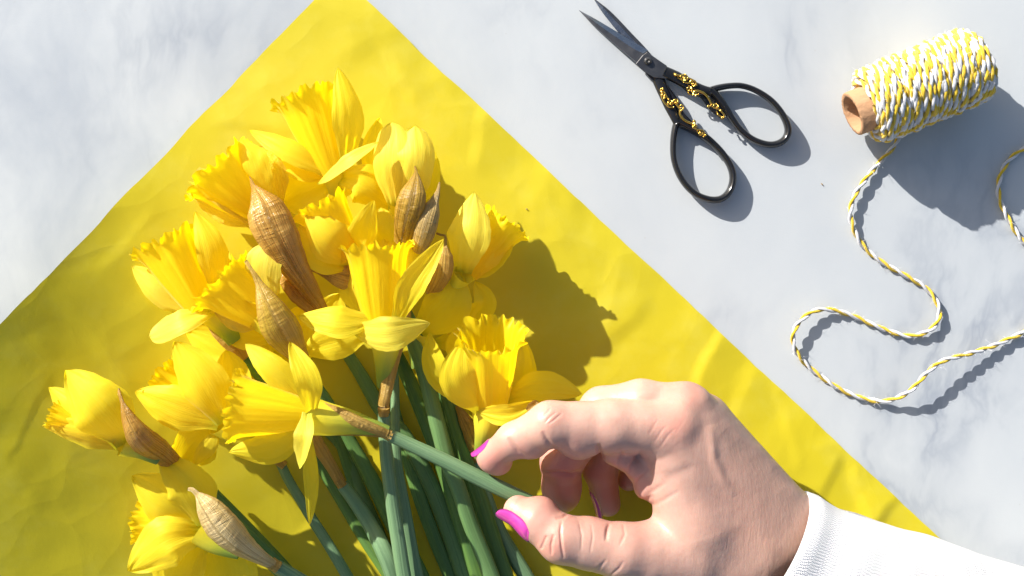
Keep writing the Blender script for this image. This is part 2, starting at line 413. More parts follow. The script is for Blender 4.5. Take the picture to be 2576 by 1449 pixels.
def stem(parent, pts, radii, mat=STEM, name='stem', flat=.68, n=46, ridge=.11, label=None, seed=None):
    PC[0] += 1
    V, F, pc, L = sweep(pts, radii, n, 18, flat, ridge=ridge, seed=PC[0], twist=.5)
    pc[:, 0] *= L
    return mesh(name, V, F, mat, parent, pc, label=label)
def tube(parent, pts, radii, name='floral_tube', mat=None):
    PC[0] += 1
    V, F, pc, L = sweep(pts, radii, 26, 20, .95, disp=lambda U, T: .05 * np.cos(3 * T + 1) * (1 - U), seed=PC[0], caps=False)
    return mesh(name, V, F, mat or TUBE, parent, pc)
def spathe(parent, pts, radii, mat, flat=.6, wr=1.0, name='spathe', label=None):
    PC[0] += 1; sd = PC[0] * 5
    def disp(U, T):
        a = T / (2 * math.pi)
        pr = lambda f, k: .5 * (vnoise(sd + k, U * f[0], a * f[1]) + vnoise(sd + k + 1, U * f[0] + 3, ((a + .5) % 1) * f[1])) 
        lon = .018 * np.cos(11 * T + 3 * vnoise(sd, U * 3, U * 0)) + .008 * np.cos(23 * T)
        U = U + .10 * vnoise(sd + 31, U * 5, a * 5) + .04 * np.sin(T * 2 + sd)
        cr = .09 * wr * pr((15, 11), 3) * (.4 + pr((3, 3), 40) ** 2 * 3) + .16 * wr * pr((3.0, 3), 20)
        return (lon + cr) * smooth(0, .12, U)
    V, F, pc, L = sweep(pts, radii, 64, 40, flat, disp=disp, seed=PC[0])
    pc[:, 0] *= L / 2
    return mesh(name, V, F, mat, parent, pc, label=label)
def neck(parent, a, b, ra, rb):
    PC[0] += 1
    V, F, pc, L = sweep([a, (np.array(a) + b) / 2, b], [ra, (ra + rb) / 2 * .93, rb], 14, 20, .9, disp=lambda U, T: .05 * np.cos(9 * T + U * 4) + .06 * vnoise(PC[0], U * 6, T), seed=PC[0])
    return mesh('neck', V, F, SP_TAN, parent, pc)

# ================================================================== THE SETTING
tv = []
def table():
    n = 2
    V = [(-70, -60, 0), (70, -60, 0), (70, 60, 0), (-70, 60, 0), (-70, -60, -2), (70, -60, -2), (70, 60, -2), (-70, 60, -2)]
    F = [[0, 1, 2, 3], [7, 6, 5, 4], [0, 4, 5, 1], [1, 5, 6, 2], [2, 6, 7, 3], [3, 7, 4, 0]]
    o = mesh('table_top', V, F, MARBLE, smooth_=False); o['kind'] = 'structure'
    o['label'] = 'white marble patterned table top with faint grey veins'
table()

# ------------------------------------------------------------------ yellow tissue paper
EU = np.array([.7295, .684]); EV = np.array([-.696, .718]); PCN = np.array([852., -64.])
_inv = np.linalg.inv(np.stack([EU, EV], 1))
CREASES = [((1815, 835), (1755, 985), .16, 26), ((1225, 270), (1208, 420), .10, 30), ((470, 560), (180, 705), .14, 30),
           ((400, 520), (250, 700), .10, 24), ((120, 690), (330, 960), .16, 34), ((60, 800), (210, 1010), .12, 30),
           ((20, 1150), (120, 950), .12, 14), ((0, 1130), (90, 1260), .12, 30), ((1330, 520), (1420, 620), .08, 30),
           ((1450, 330), (1330, 520), .06, 40), ((2130, 1090), (2200, 1330), .14, 30), ((2060, 1130), (2260, 1060), .08, 30),
           ((2180, 1330), (2250, 1250), .14, 22), ((2060, 1250), (2110, 1140), .12, 22), ((1500, 880), (1620, 760), .08, 30),
           ((640, 210), (760, 330), .07, 40), ((560, 300), (730, 330), .10, 24), ((860, 130), (1010, 60), .06, 40),
           ((1100, 180), (1190, 330), .07, 36), ((1560, 640), (1530, 820), .08, 36), ((1640, 620), (1780, 780), .07, 36),
           ((1900, 930), (1850, 1060), .08, 28), ((300, 900), (470, 760), .08, 30), ((80, 1300), (330, 1380), .10, 40),
           ((1960, 960), (2020, 1180), .09, 26), ((1380, 400), (1450, 520), .08, 26), ((980, 120), (1050, 260), .08, 30)]
def paper_h(X, Y):
    q = np.stack([X - PCN[0], Y - PCN[1]], -1) @ _inv.T
    a, b = q[..., 0], q[..., 1]
    lift = 5.2 * smooth(330, 1350, b) * np.clip(1 - a / 900, 0, 1) ** 1.15
    h = .05 + lift + .03 * (1 + vnoise(5, X / 260, Y / 240)) * (1 - .6 * np.clip(lift / 1.5, 0, 1)) * smooth(0, 160, a) + .008 * (1 + vnoise(6, X / 70 + 4, Y / 80))
    for (p, q_, am, wd) in CREASES:
        p = np.array(p, float); q_ = np.array(q_, float); d = q_ - p; L = np.linalg.norm(d); d /= L
        s = (X - p[0]) * d[0] + (Y - p[1]) * d[1]; t = -(X - p[0]) * d[1] + (Y - p[1]) * d[0]
        t = t + 6 * vnoise(int(L), s / 40, s * 0)
        e = smooth(-40, 30, s) * smooth(-40, 30, L - s)
        h = h + .6 * am * e * (1 - .72 * np.clip(lift / 1.2, 0, 1)) * np.clip(1 - np.where(t > 0, t / wd, -t / (wd * 3)), 0, 1)
    # faceted crumple
    for k in range(5):
        rs = np.random.RandomState(70 + k); an = rs.rand() * 6.28
        g = X * math.cos(an) + Y * math.sin(an); g2 = -X * math.sin(an) + Y * math.cos(an)
        h = h + .007 * np.abs(vnoise(80 + k, g / 95, g2 / 150)) * 1.6
    return h
def tissue():
    na, nb = 330, 270
    a = np.linspace(0, 2330, na); b = np.linspace(0, 2050, nb)
    A, B = np.meshgrid(a, b, indexing='ij')
    ew = 5 * vnoise(3, B / 130, A * 0) * (A < 1) * smooth(300, 500, B) + (3 * vnoise(4, A / 160, B * 0) + 1.2 * vnoise(8, A / 30, B * 0)) * (B < 1) + 1.2 * vnoise(9, B / 30, A * 0) * (A < 1)
    X = PCN[0] + A * EU[0] + B * EV[0] + ew; Y = PCN[1] + A * EU[1] + B * EV[1]
    h = paper_h(X, Y)
    k = (HC - h) / HC / PX
    V = np.stack([(X - 1288) * k, (724.5 - Y) * k, h], -1)
    t = thing('tissue_paper', 'yellow tissue paper sheet with creases lying under the daffodils', 'paper', P(1150, 900, 0))
    mesh('sheet', V, grid_faces(na, nb)[::1], PAPER, t)
tissue()

# ================================================================== SCISSORS
def scissors():
    t = thing('scissors', 'black embroidery scissors with gold scroll ornaments, slightly open on the marble', 'scissors', Z7(600, 480, 0))
    def blade(spine, ridge, edge, z0, z1, th):
        """three rails from the tip back: thick spine, ridge of the grind, thin cutting edge"""
        n = 26
        R = []
        zc = np.linspace(z0, z1, n)
        for rail, dz in ((spine, th * .75), (ridge, th), (edge, th * .22)):
            c, _ = spline([Z7(x, y, 0) for x, y in rail], n); c[:, 2] = zc + dz * np.clip(np.linspace(0, 6, n), .25, 1); R.append(c)
        for rail, dz in ((edge, .0), (spine, .0)):
            c, _ = spline([Z7(x, y, 0) for x, y in rail], n); c[:, 2] = zc; R.append(c)
        V = np.stack(R, 1); m = 5
        F = grid_faces(n, m, True); mi = [0 if (k % m) != 1 else 1 for k in range(len(F))]
        F.append(list(range(m))); F.append([(n - 1) * m + k for k in range(m)][::-1]); mi += [0, 0]
        return V, F, mi
    # lower blade (tip upper right) then upper blade (tip lower left)
    V, F, mi = blade([(180, -14), (300, 88), (420, 215), (535, 340), (600, 440)], [(181, -11), (270, 85), (380, 205), (490, 325), (560, 430)], [(179, -16), (235, 75), (335, 205), (440, 335), (520, 450)], .06, .20, .13)
    mesh('blade', V, F, STEEL, t, smooth_=False, mats=[STEEL_L], mi=mi)
    V, F, mi = blade([(90, 70), (180, 168), (330, 305), (470, 425), (500, 452)], [(91, 70), (200, 160), (330, 255), (440, 330), (500, 358)], [(90, 69), (200, 132), (330, 212), (450, 287), (528, 334)], .10, .36, .15)
    mesh('blade', V, F, STEEL, t, smooth_=False, mats=[STEEL_L], mi=mi)
    def plate(poly, z0, z1, mat, name, bev=4):
        p = np.array(poly, float); c = p.mean(0); n = len(p)
        V = [Z7(x, y, z0) for x, y in p] + [Z7(x, y, z1 - .03) for x, y in p] + [Z7(*(q + (c - q) / (np.linalg.norm(c - q) + 1e-6) * bev), z1) for q in p]
        F = [list(range(n)), list(range(2 * n, 3 * n))[::-1]]
        for k in range(n):
            j = (k + 1) % n; F += [[k, n + k, n + j, j], [n + k, 2 * n + k, 2 * n + j, n + j]]
        return mesh(name, V, F, mat, t, smooth_=False)
    plate([(500, 356), (528, 334), (655, 422), (690, 507), (650, 508), (575, 500), (498, 452), (455, 412)], .30, .53, STEEL, 'pivot_plate')
    plate([(470, 400), (520, 440), (640, 512), (648, 560), (600, 560), (555, 515), (490, 430)], .14, .29, STEEL, 'pivot_plate')
    # screw: domed head with a facet
    n = 20; V = []
    for k, (r, h) in enumerate(((24, .52), (25, .60), (21, .66), (12, .69))):
        for a in range(n): V.append(Z7(535 + r * math.cos(a * 2 * math.pi / n), 392 + r * math.sin(a * 2 * math.pi / n), h))
    F = grid_faces(4, n, True) + [[3 * n + k for k in range(n)]]
    mesh('screw', V, F, STEEL, t)
    def handle(shank, srad, loop, lrad, z, back=()):
        # one mesh: shank + ring
        V1, F1, p1, _ = sweep([Z7(x, y, zz) for x, y, zz in shank], srad, 24, 16, .75)
        lp = [Z7(x, y, zz) for x, y, zz in loop]
        V2, F2, p2, _ = sweep(lp, lrad, 110, 18, 1.9)
        F2 = [[i + len(V1) for i in f] for f in F2]
        V3, F3, p3, _ = sweep([Z7(*q) for q in back], [w(18, .4), w(24, .4), w(20, .4), w(22, .4), w(12, .4)], 40, 14, .8)
        F3 = [[i + len(V1) + len(V2) for i in f] for f in F3]
        return mesh('handle', np.vstack([V1, V2, V3]), F1 + F2 + F3, LACQ, t)
    zr = .62
    w = Z7.w
    rl = [w(22, .6), w(19, .6), w(18, .6), w(19, .6), w(21, .6), w(23, .6), w(22, .6), w(21, .6), w(22, .6), w(26, .6), w(30, .6)]
    hr = handle([(640, 462, .42), (720, 500, .44), (800, 545, .47), (880, 578, .52), (945, 592, .56)], [w(38, .5), w(40, .5), w(38, .5), w(34, .5), w(28, .5)],
           [(935, 582, 0.36), (985, 566, 0.38), (1060, 553, 0.40), (1140, 553, 0.42), (1230, 583, 0.44), (1330, 650, 0.46), (1405, 745, 0.46), (1437, 830, 0.44), (1420, 890, 0.41), (1370, 925, 0.38), (1300, 930, 0.36),
            (1210, 898, 0.35), (1130, 835, 0.35), (1070, 755, 0.35), (1020, 680, 0.35), (975, 620, 0.35), (930, 580, 0.35)], rl, zr, [(740, 525, 0.30), (810, 582, 0.32), (880, 612, 0.32), (945, 690, 0.32), (1025, 765, 0.30)])
    hl = handle([(598, 505, .26), (640, 600, .34), (672, 680, .42), (705, 750, .5), (728, 800, .54)], [w(40, .4), w(40, .4), w(36, .4), w(31, .4), w(26, .4)],
           [(722, 780, 0.32), (706, 840, 0.34), (696, 930, 0.38), (702, 1030, 0.42), (735, 1125, 0.45), (790, 1205, 0.46), (860, 1260, 0.44), (940, 1286, 0.41), (1010, 1278, 0.38), (1060, 1230, 0.36), (1082, 1150, 0.34),
            (1065, 1070, 0.33), (1010, 985, 0.33), (930, 905, 0.33), (850, 850, 0.33), (780, 810, 0.33), (720, 780, 0.32)], rl, zr, [(650, 560, 0.30), (712, 660, 0.34), (750, 735, 0.34), (820, 808, 0.34), (900, 875, 0.32)])
    # gold scroll ornaments
    def spiral(cx, cy, r, a0, turns, dirn=1, n=22):
        return [(cx + r * (1 - .82 * k / n) * math.cos(a0 + dirn * turns * 6.283 * k / n), cy + r * (1 - .82 * k / n) * math.sin(a0 + dirn * turns * 6.283 * k / n)) for k in range(n + 1)]
    def orn(curves, balls, z, par):
        V = []; F = []
        for cv, r0, r1 in curves:
            c = [Z7(x, y, z + .03 * math.sin(i * .9)) for i, (x, y) in enumerate(cv)]
            n = max(14, len(cv) * 2)
            v, f, _, _ = sweep(c, [w(r0, z), w((r0 + r1) / 2, z), w(r1, z)], n, 8, 1.0)
            F += [[i + len(V) for i in q] for q in f]; V += list(v)
        for bx, by, r in balls:
            b0 = len(V); c = Z7(bx, by, z + .04); rr = w(r, z)
            for i in range(7):
                ph = math.pi * (i + .5) / 7
                for j in range(10): V.append(c + rr * np.array([math.sin(ph) * math.cos(j * .6283), math.sin(ph) * math.sin(j * .6283), math.cos(ph)]))
            F += grid_faces(7, 10, True, b0) + [[b0 + j for j in range(10)], [b0 + 60 + j for j in range(10)][::-1]]
        mesh('ornament', V, F, GOLD, par)
    orn([([(700, 470), (715, 482), (745, 488), (775, 480)], 6, 8), (spiral(772, 503, 22, -2.2, 1.3), 7, 4), ([(745, 500), (770, 528), (800, 535), (820, 520)], 5, 6),
         (spiral(826, 540, 24, -2.6, 1.3), 8, 4), ([(790, 500), (815, 510), (840, 525), (848, 552)], 6, 4), ([(725, 500), (750, 515), (765, 530)], 4, 4)],
        [(712, 482, 11), (772, 503, 8), (826, 540, 8), (745, 492, 7)], .74, hr)
    orn([(spiral(800, 575, 20, .5, 1.2, -1), 7, 4), ([(815, 590), (835, 598), (848, 608), (838, 622)], 5, 5), ([(828, 612), (830, 592), (855, 585), (895, 600), (925, 632), (942, 668), (950, 690)], 8, 6),
         ([(918, 690), (935, 682), (950, 672), (975, 668)], 6, 5), (spiral(975, 690, 20, 3.3, 1.1), 6, 4), ([(955, 690), (985, 700), (1010, 720), (1028, 745), (1015, 765)], 6, 5),
         ([(975, 715), (990, 740), (1015, 752)], 5, 4), ([(790, 590), (800, 605), (822, 612)], 5, 4)],
        [(923, 683, 9), (1003, 712, 9), (1012, 760, 9), (985, 735, 7), (860, 607, 6)], .74, hr)
    orn([(spiral(628, 578, 15, 1.0, 1.1), 7, 4), (spiral(640, 620, 18, -2.0, 1.2, -1), 7, 4), ([(618, 600), (630, 640), (650, 670), (675, 690), (700, 690)], 6, 5),
         (spiral(684, 665, 20, 2.6, 1.3), 7, 4), ([(640, 590), (655, 620), (672, 640)], 5, 5)],
        [(630, 572, 9), (640, 620, 7), (684, 665, 7), (667, 640, 6)], .72, hl)
    orn([(spiral(716, 656, 17, 3.5, 1.1), 7, 5), ([(705, 650), (725, 680), (742, 705), (740, 735), (765, 770), (800, 790), (828, 798)], 6, 8), (spiral(745, 690, 20, 1.0, .9, -1), 6, 4),
         ([(828, 798), (838, 785), (830, 775)], 7, 7), (spiral(838, 812, 16, 2.0, 1.1), 6, 4), ([(825, 815), (850, 835), (885, 838), (900, 860), (895, 880)], 6, 4), ([(850, 845), (870, 862), (900, 868)], 5, 4),
         (spiral(873, 857, 15, 0, 1.1), 6, 4)],
        [(831, 778, 8), (872, 855, 10), (905, 870, 7), (835, 810, 7), (893, 880, 6), (748, 712, 7)], .78, hl)
scissors()

# ================================================================== TWINE
def plies(C, r, pitch, phase=0.0, m=7):
    """two twisted yarns along the path C (n,3) -> two (V,F,pc)"""
    C = np.asarray(C); T, N, B = frames(C)
    s = np.r_[0, np.cumsum(np.linalg.norm(np.diff(C, axis=0), axis=1))]
    out = []
    for k in range(2):
        a = s / pitch * 2 * math.pi + phase + k * math.pi
        c = C + .50 * r * (np.cos(a)[:, None] * N + np.sin(a)[:, None] * B)
        t2, n2, b2 = frames(c)
        th = np.linspace(0, 2 * math.pi, m, endpoint=False)
        rr = r * .58 * (1 + .06 * vnoise(17 + k, s * 3, s * 0))
        V = c[:, None] + rr[:, None, None] * (np.cos(th)[None, :, None] * n2[:, None] + np.sin(th)[None, :, None] * b2[:, None])
        n = len(c); F = grid_faces(n, m, True) + [list(range(m))[::-1], [(n - 1) * m + j for j in range(m)]]
        U, TT = np.meshgrid(s, th / 6.283 * 2, indexing='ij')
        pc = np.stack([U, TT + U * .9, np.full_like(U, k)], -1).reshape(-1, 3)
        out.append((V.reshape(-1, 3), F, pc))
    return out
def spool():
    t = thing('twine_spool', 'spool of yellow and white twisted twine on a cardboard core with unwound end', 'spool', P(2310, 215, 0))
    Rr = 1.78
    a = P(2176, 274, Rr); b = P(2462, 157, Rr); A = nrm(b - a); Ln = np.linalg.norm(b - a)
    X = np.array([0, 0, 1.0]); Y = np.cross(A, X)
    # cardboard core: thick tube
    ri, ro = .82, 1.04
    n = 64; prof = [(-.62, ri), (-.64, ri + .05), (-.64, ro - .05), (-.60, ro), (Ln - .05, ro), (Ln, ro - .05), (Ln, ri + .05), (Ln - .05, ri)]
    th = np.linspace(0, 2 * math.pi, n, endpoint=False); rs = np.random.RandomState(4)
    V = np.array([[a + A * (s + .012 * rs.randn()) + r * (math.cos(q) * X + math.sin(q) * Y) for q in th] for s, r in prof])
    mesh('cardboard_core', V, grid_faces(8, n, True, wrapu=True), BOARD, t)
    # wound twine, laid back and forth in crossing layers
    path = []; rr0 = 1.22; ang = 0.0
    passes = [(rr0, .33), (1.37, .30), (1.50, .30), (1.60, .33), (1.66, .38), (1.70, .48), (1.74, .70)]
    fw = True
    for i, (r, pitch) in enumerate(passes):
        ins = .05 + .03 * i
        turns = (Ln - 2 * ins) / pitch; m = int(turns * 46)
        for k in range(m):
            f = k / m; s = ins + (Ln - 2 * ins) * (f if fw else 1 - f)
            e = min(s, Ln - s); rr = r - .22 * max(0, 1 - e / .5) ** 2
            wob = .035 * math.sin(ang * 3.1 + i) + .02 * math.sin(ang * 7.7)
            path.append(a + A * (s + wob) + (rr + .02 * math.sin(ang * 2.3 + i * 2)) * (math.cos(ang) * X + math.sin(ang) * Y)); ang += 2 * math.pi / 46
        fw = not fw
    # bulk under the outer layers
    q = sweep([a + A * .12, a + A * Ln / 2, b - A * .12], [1.36, 1.56, 1.36], 20, 40, 1.0)
    bulk = mesh('inner_windings', q[0], q[1], Y_YEL, t, q[2] * np.array([20, 20, 1]))
    r_tw = .145
    for (V, F, pc), mt, nm in zip(plies(path, r_tw, 1.05), (Y_YEL, Y_WHT), ('yellow_yarn', 'white_yarn')):
        mesh(nm, V, F, mt, t, pc)
    # pulled-out end
    ln = [(462, 440, .55), (440, 490, .32), (400, 535, .30), (345, 600, .40), (305, 660, .46), (291, 720, .46), (305, 780, .36), (340, 835, .18), (400, 885, .14), (480, 930, .14), (545, 970, .16), (583, 1020, .30), (590, 1068, .42),
          (562, 1110, .42), (500, 1132, .3), (440, 1122, .18), (370, 1095, .14), (300, 1065, .2), (230, 1045, .42), (170, 1048, .62), (120, 1085, .74), (98, 1130, .7), (107, 1182, .45), (150, 1235, .2), (230, 1295, .14),
          (310, 1335, .16), (390, 1352, .35), (450, 1340, .75), (500, 1310, 1.1), (545, 1260, 1.3), (600, 1218, 1.2), (680, 1195, .85), (760, 1170, .5), (830, 1140, .34), (876, 1118, .3), (960, 1060, .2), (1010, 960, .16), (970, 870, .16), (910, 845, .16),
          (874, 815, .2), (830, 750, .26), (797, 680, .3), (790, 622, .3), (810, 562, .26), (848, 520, .2), (900, 490, .16), (990, 450, .14)]
    C, L = spline([Z8(p[0], p[1], max(.13, p[2] * (.66 if k > 1 else 1))) for k, p in enumerate(ln)], 1500)
    for (V, F, pc), mt, nm in zip(plies(C, .122, 1.3), (Y_YEL, Y_WHT), ('yellow_yarn', 'white_yarn')):
        mesh(nm, V, F, mt, t, pc)
    # stray fibres
    rs = np.random.RandomState(9); V = []; F = []
    pth = np.array(path[int(len(path) * .35):])
    for k in range(1500):
        if k < 420: p = C[rs.randint(10, 1490)]
        else:
            p = pth[rs.randint(len(pth))]
        d = nrm(rs.randn(3)); d[2] = abs(d[2]); e = nrm(rs.randn(3)); l = .12 + .16 * rs.rand()
        p0 = p + d * .10; p1 = p + d * (.1 + l * .6) + e * l * .25; p2 = p + d * (.1 + l * .8) + e * l * .7
        b0 = len(V); sd = nrm(np.cross(d, e)) * .0045
        for q in (p0, p1, p2): V += [q - sd, q + sd]
        F += [[b0, b0 + 1, b0 + 3, b0 + 2], [b0 + 2, b0 + 3, b0 + 5, b0 + 4]]
    V = np.array(V); V[:, 2] = np.maximum(V[:, 2], .01)
    mesh('stray_fibres', V, F, Y_WHT, t, np.zeros((len(V), 3)), kind='stuff')
spool()

# small crumbs on the marble and the paper
for k, (x, y, ln_, an, lab) in enumerate(((2068, 464, 6, 50, 'tiny dark crumb on the marble between scissors and twine'), (1325, 526, 5, 20, 'tiny pale pollen crumb on the yellow paper above the flower shadow'))):
    hh = .02 if k == 0 else float(paper_h(np.array(float(x)), np.array(float(y)))) + .03
    c = P(x, y, hh); d = np.array([math.cos(math.radians(-an)), math.sin(math.radians(-an)), 0]) * ln_ / PX
    V, F, pc, _ = sweep([c - d * .6, c + np.array([0, 0, .03]), c + d * .6], [.012, .028, .012], 8, 7, .7, disp=lambda U, T: .2 * np.cos(3 * T + 9 * U))
    o = mesh('crumb', V, F, SP_DARK if k == 0 else SP_PALE, None, pc, label=lab); o['category'] = 'crumb'

# ================================================================== DAFFODILS
GRP = None
def daff(label, base):
    return thing('daffodil', label, 'daffodil', (base[0], base[1], 0), 'daffodils laid out in a loose bunch')
def Wd(z, px, h): return z.w(px, h)
def pet(t, z, pts, w, **k):
    return petal(t, z.pts(pts), z.w(w, pts[1][2]), **k)
def cor(t, z, a, b, r0, r1, **k): return corona(t, z(*a), z(*b), z.w(r0, a[2]), z.w(r1, b[2]), **k)
def tub(t, z, pts, rad, **k): return tube(t, z.pts(pts), [z.w(r, p[2]) for r, p in zip(rad, pts)], **k)
def stm(t, z, pts, rad, **k): return stem(t, z.pts(pts), [z.w(r, p[2]) for r, p in zip(rad, pts)], **k)
def spa(t, z, pts, rad, mat, **k): return spathe(t, z.pts(pts), [z.w(r, pts[min(i, len(pts) - 1)][2]) for i, r in enumerate(rad)], mat, **k)

# A: topmost flower
t = daff('daffodil at the tip of the bunch, trumpet pointing to the paper corner', Z1(1400, 900, 2))
cor(t, Z1, (1400, 930, 3.0), (1180, 265, 3.0), 100, 300, seed=11, flare=.2)
pet(t, Z1, [(1500, 820, 3.4), (1520, 450, 4.6), (1432, 60, 4.6)], 118, n=(.25, 0, 1), cup=-.25)
pet(t, Z1, [(1370, 920, 3.2), (1050, 730, 3.9), (720, 563, 3.4)], 92, n=(-.1, .5, 1), cup=-.2)
pet(t, Z1, [(1380, 940, 2.3), (1130, 850, 2.7), (900, 700, 2.4)], 120, n=(0, .3, 1))
pet(t, Z1, [(1270, 1000, 3.5), (1500, 828, 4.6), (1760, 660, 4.4)], 66, n=(-.3, .6, 1), prof='lens', cup=.1, mat=PETAL_PALE)
pet(t, Z1, [(1430, 940, 2.8), (1640, 1000, 3.1), (1830, 1180, 2.4)], 150, n=(0, 0, 1), cup=-.25)
pet(t, Z1, [(1360, 950, 2.2), (1150, 1050, 2.2), (960, 1160, 1.8)], 190, n=(0, 0, 1))
tub(t, Z1, [(1400, 900, 2.6), (1420, 1080, 2.2), (1440, 1220, 1.8)], [105, 60, 36])
stm(t, Z5, [(560, -420, 1.6), (640, -250, 1.2), (800, 0, .95), (940, 240, .9), (1120, 450, .95), (1290, 760, .9), (1410, 1060, .85), (1540, 1449, .8), (1660, 1900, .7)], [40, 42, 50, 55, 58, 60, 60, 60, 58], mat=STEM)

# B: wilted flower with the big brown spathe
t = daff('half wilted daffodil with papery strap petals, behind the big shiny brown spathe', Z1(760, 1180, 2))
cor(t, Z1, (800, 1220, 2.8), (450, 860, 2.9), 110, 330, seed=23, flare=.16, frill=1.2)
pet(t, Z1, [(830, 1200, 2.8), (740, 900, 3.9), (640, 655, 3.8)], 135, prof='strip', mat=PETAL, crinkle=.035, n=(-.3, .2, 1), cup=-.15)
pet(t, Z1, [(800, 1290, 2.8), (540, 1080, 3.6), (285, 905, 3.4)], 112, prof='strip', mat=DRY, crinkle=.05, n=(-.2, .2, 1), cup=-.1)
pet(t, Z1, [(950, 1150, 2.4), (900, 900, 3.0), (800, 690, 3.0)], 110, mat=DRY, crinkle=.06, n=(.2, 0, 1))
pet(t, Z1, [(790, 1320, 1.8), (560, 1260, 2.0), (250, 1090, 2.2)], 70, mat=DRY, crinkle=.08)
spa(t, Z2, [(1045, -187, 4.3), (1075, -110, 4.6), (1165, 40, 5.0), (1270, 290, 5.0), (1390, 520, 4.6), (1520, 710, 4.1), (1655, 905, 3.4)], [4, 20, 75, 145, 165, 162, 150, 132, 112, 92, 72, 52, 36], SP_BROWN, flat=.62, label='big shiny crinkled brown spathe')
spa(t, Z2, [(1285, 560, 3.6), (1320, 640, 3.8), (1420, 770, 3.7), (1570, 910, 3.2)], [18, 50, 62, 55, 40], SP_BROWN, flat=.5, wr=1.4)
tub(t, Z1, [(810, 1230, 2.3), (900, 1330, 2.4), (1000, 1500, 2.6)], [115, 70, 40])
stm(t, Z5, [(60, 60, 2.2), (330, 250, .9), (640, 480, .7), (800, 850, .7), (930, 1150, .7), (1060, 1449, .7), (1300, 1900, .6)], [30, 36, 42, 46, 48, 48, 46], mat=STEM)

# C: tulip-like flower at upper right with two spathes
t = daff('tulip shaped daffodil with bright upright petals and two pointed spathes before it', Z1(1930, 1200, 2))
pet(t, Z1, [(1800, 1080, 2.2), (1725, 760, 2.6), (1770, 462, 2.7)], 96, n=(-.3, 0, 1))
pet(t, Z1, [(2000, 1220, 2.4), (2160, 930, 2.8), (2130, 600, 2.8)], 88, n=(.4, 0, 1))
cor(t, Z1, (1920, 1180, 2.4), (1950, 640, 2.9), 60, 130, seed=31, flare=.12)
pet(t, Z1, [(1900, 1200, 3.0), (1850, 830, 3.8), (1870, 500, 3.5)], 130, n=(-.2, .1, 1), cup=-.2, prof='blunt', mat=PETAL_PALE)
pet(t, Z1, [(1940, 1210, 3.0), (2060, 830, 4.0), (2050, 528, 3.6)], 135, n=(.1, .1, 1), cup=-.3, prof='blunt', mat=PETAL_PALE)
pet(t, Z1, [(1880, 1230, 2.0), (1700, 1050, 2.2), (1660, 850, 2.2)], 100)
tub(t, Z1, [(1920, 1150, 2.8), (1930, 1300, 2.4), (1950, 1450, 2.0)], [85, 55, 38])
spa(t, Z1, [(2052, 850, 3.9), (2060, 930, 4.3), (2030, 1120, 4.6), (1985, 1300, 4.2), (1950, 1470, 3.6)], [6, 14, 60, 105, 118, 112, 98, 84, 72], SP_DARK, flat=.6, wr=.45, label='dark olive brown pointed spathe')
spa(t, Z1, [(2250, 985, 3.8), (2230, 1080, 4.2), (2160, 1260, 4.4), (2110, 1430, 4.0), (2050, 1600, 3.2)], [6, 16, 38, 82, 96, 92, 78, 62, 48], SP_GREY, flat=.65, wr=.35, label='grey tan pointed spathe with a dark seam')
stm(t, Z5, [(900, -560, 1.8), (1000, -260, 1.5), (1130, 0, 1.4), (1260, 310, 1.3), (1390, 650, 1.2), (1500, 1000, 1.1), (1640, 1449, 1.0), (1800, 1900, .9)], [40, 46, 52, 55, 56, 56, 56, 54], mat=LEAF)

# F: flower between the big spathe and the central flower
t = daff('daffodil with ruffled trumpet squeezed between the shiny brown spathe and the dark spathe', Z2(1840, 440, 2))
cor(t, Z2, (1860, 470, 3.5), (1600, 20, 3.6), 110, 255, seed=41, flare=.2, frill=1.1)
pet(t, Z2, [(2040, 420, 2.4), (2120, 250, 2.8), (2100, 60, 2.6)], 120)
pet(t, Z2, [(1880, 480, 3.4), (1960, 230, 4.6), (2045, 5, 4.8)], 112, n=(.2, .2, 1), roll=.9, cup=-.2)
pet(t, Z2, [(1880, 500, 3.6), (1690, 320, 4.8), (1500, 78, 4.6)], 165, n=(-.1, .2, 1), cup=-.2)
pet(t, Z2, [(1880, 520, 3.4), (1600, 440, 4.3), (1440, 205, 4.2)], 118, n=(-.1, .1, 1), cup=.3)
spa(t, Z2, [(1520, 555, 3.6), (1565, 562, 3.8), (1690, 585, 3.8), (1880, 630, 3.4)], [16, 22, 50, 90, 112, 110], SP_TAN, flat=.3, wr=.5, label='fan shaped dry tan bract with a dark tip')
tub(t, Z2, [(1870, 480, 3.0), (1960, 620, 2.6), (2010, 800, 2.2)], [110, 66, 40])
stm(t, Z5, [(860, -700, 2.2), (980, -300, 2.1), (1040, 0, 2.0), (1052, 560, 2.2), (1100, 900, 2.1), (1200, 1449, 1.9), (1330, 1900, 1.8)], [26, 28, 30, 38, 48, 52, 50], mat=STEM_B)

# H: left flower, upper
t = daff('daffodil with wide ruffled trumpet at the paper edge, one petal pointing straight out below it', Z2(640, 840, 2))
pet(t, Z2, [(580, 900, 2.6), (300, 710, 3.0), (95, 533, 2.8)], 118, n=(-.2, .2, 1), cup=-.25, mat=PETAL_PALE)
cor(t, Z2, (660, 870, 3.5), (360, 310, 3.5), 120, 290, seed=53, flare=.16, frill=1.0)
pet(t, Z2, [(770, 720, 3.6), (735, 390, 4.4), (602, 93, 4.2)], 112, n=(.3, 0, 1), cup=-.2)
pet(t, Z2, [(740, 890, 3.6), (500, 970, 4.5), (240, 1105, 4.0)], 100, n=(-.1, .5, 1), cup=-.2, prof='blunt', mat=PETAL_PALE)
pet(t, Z2, [(760, 700, 2.8), (840, 520, 3.0), (850, 380, 3.0)], 70)
tub(t, Z2, [(720, 900, 3.2), (850, 1030, 3.0), (930, 1130, 2.8)], [105, 88, 70])
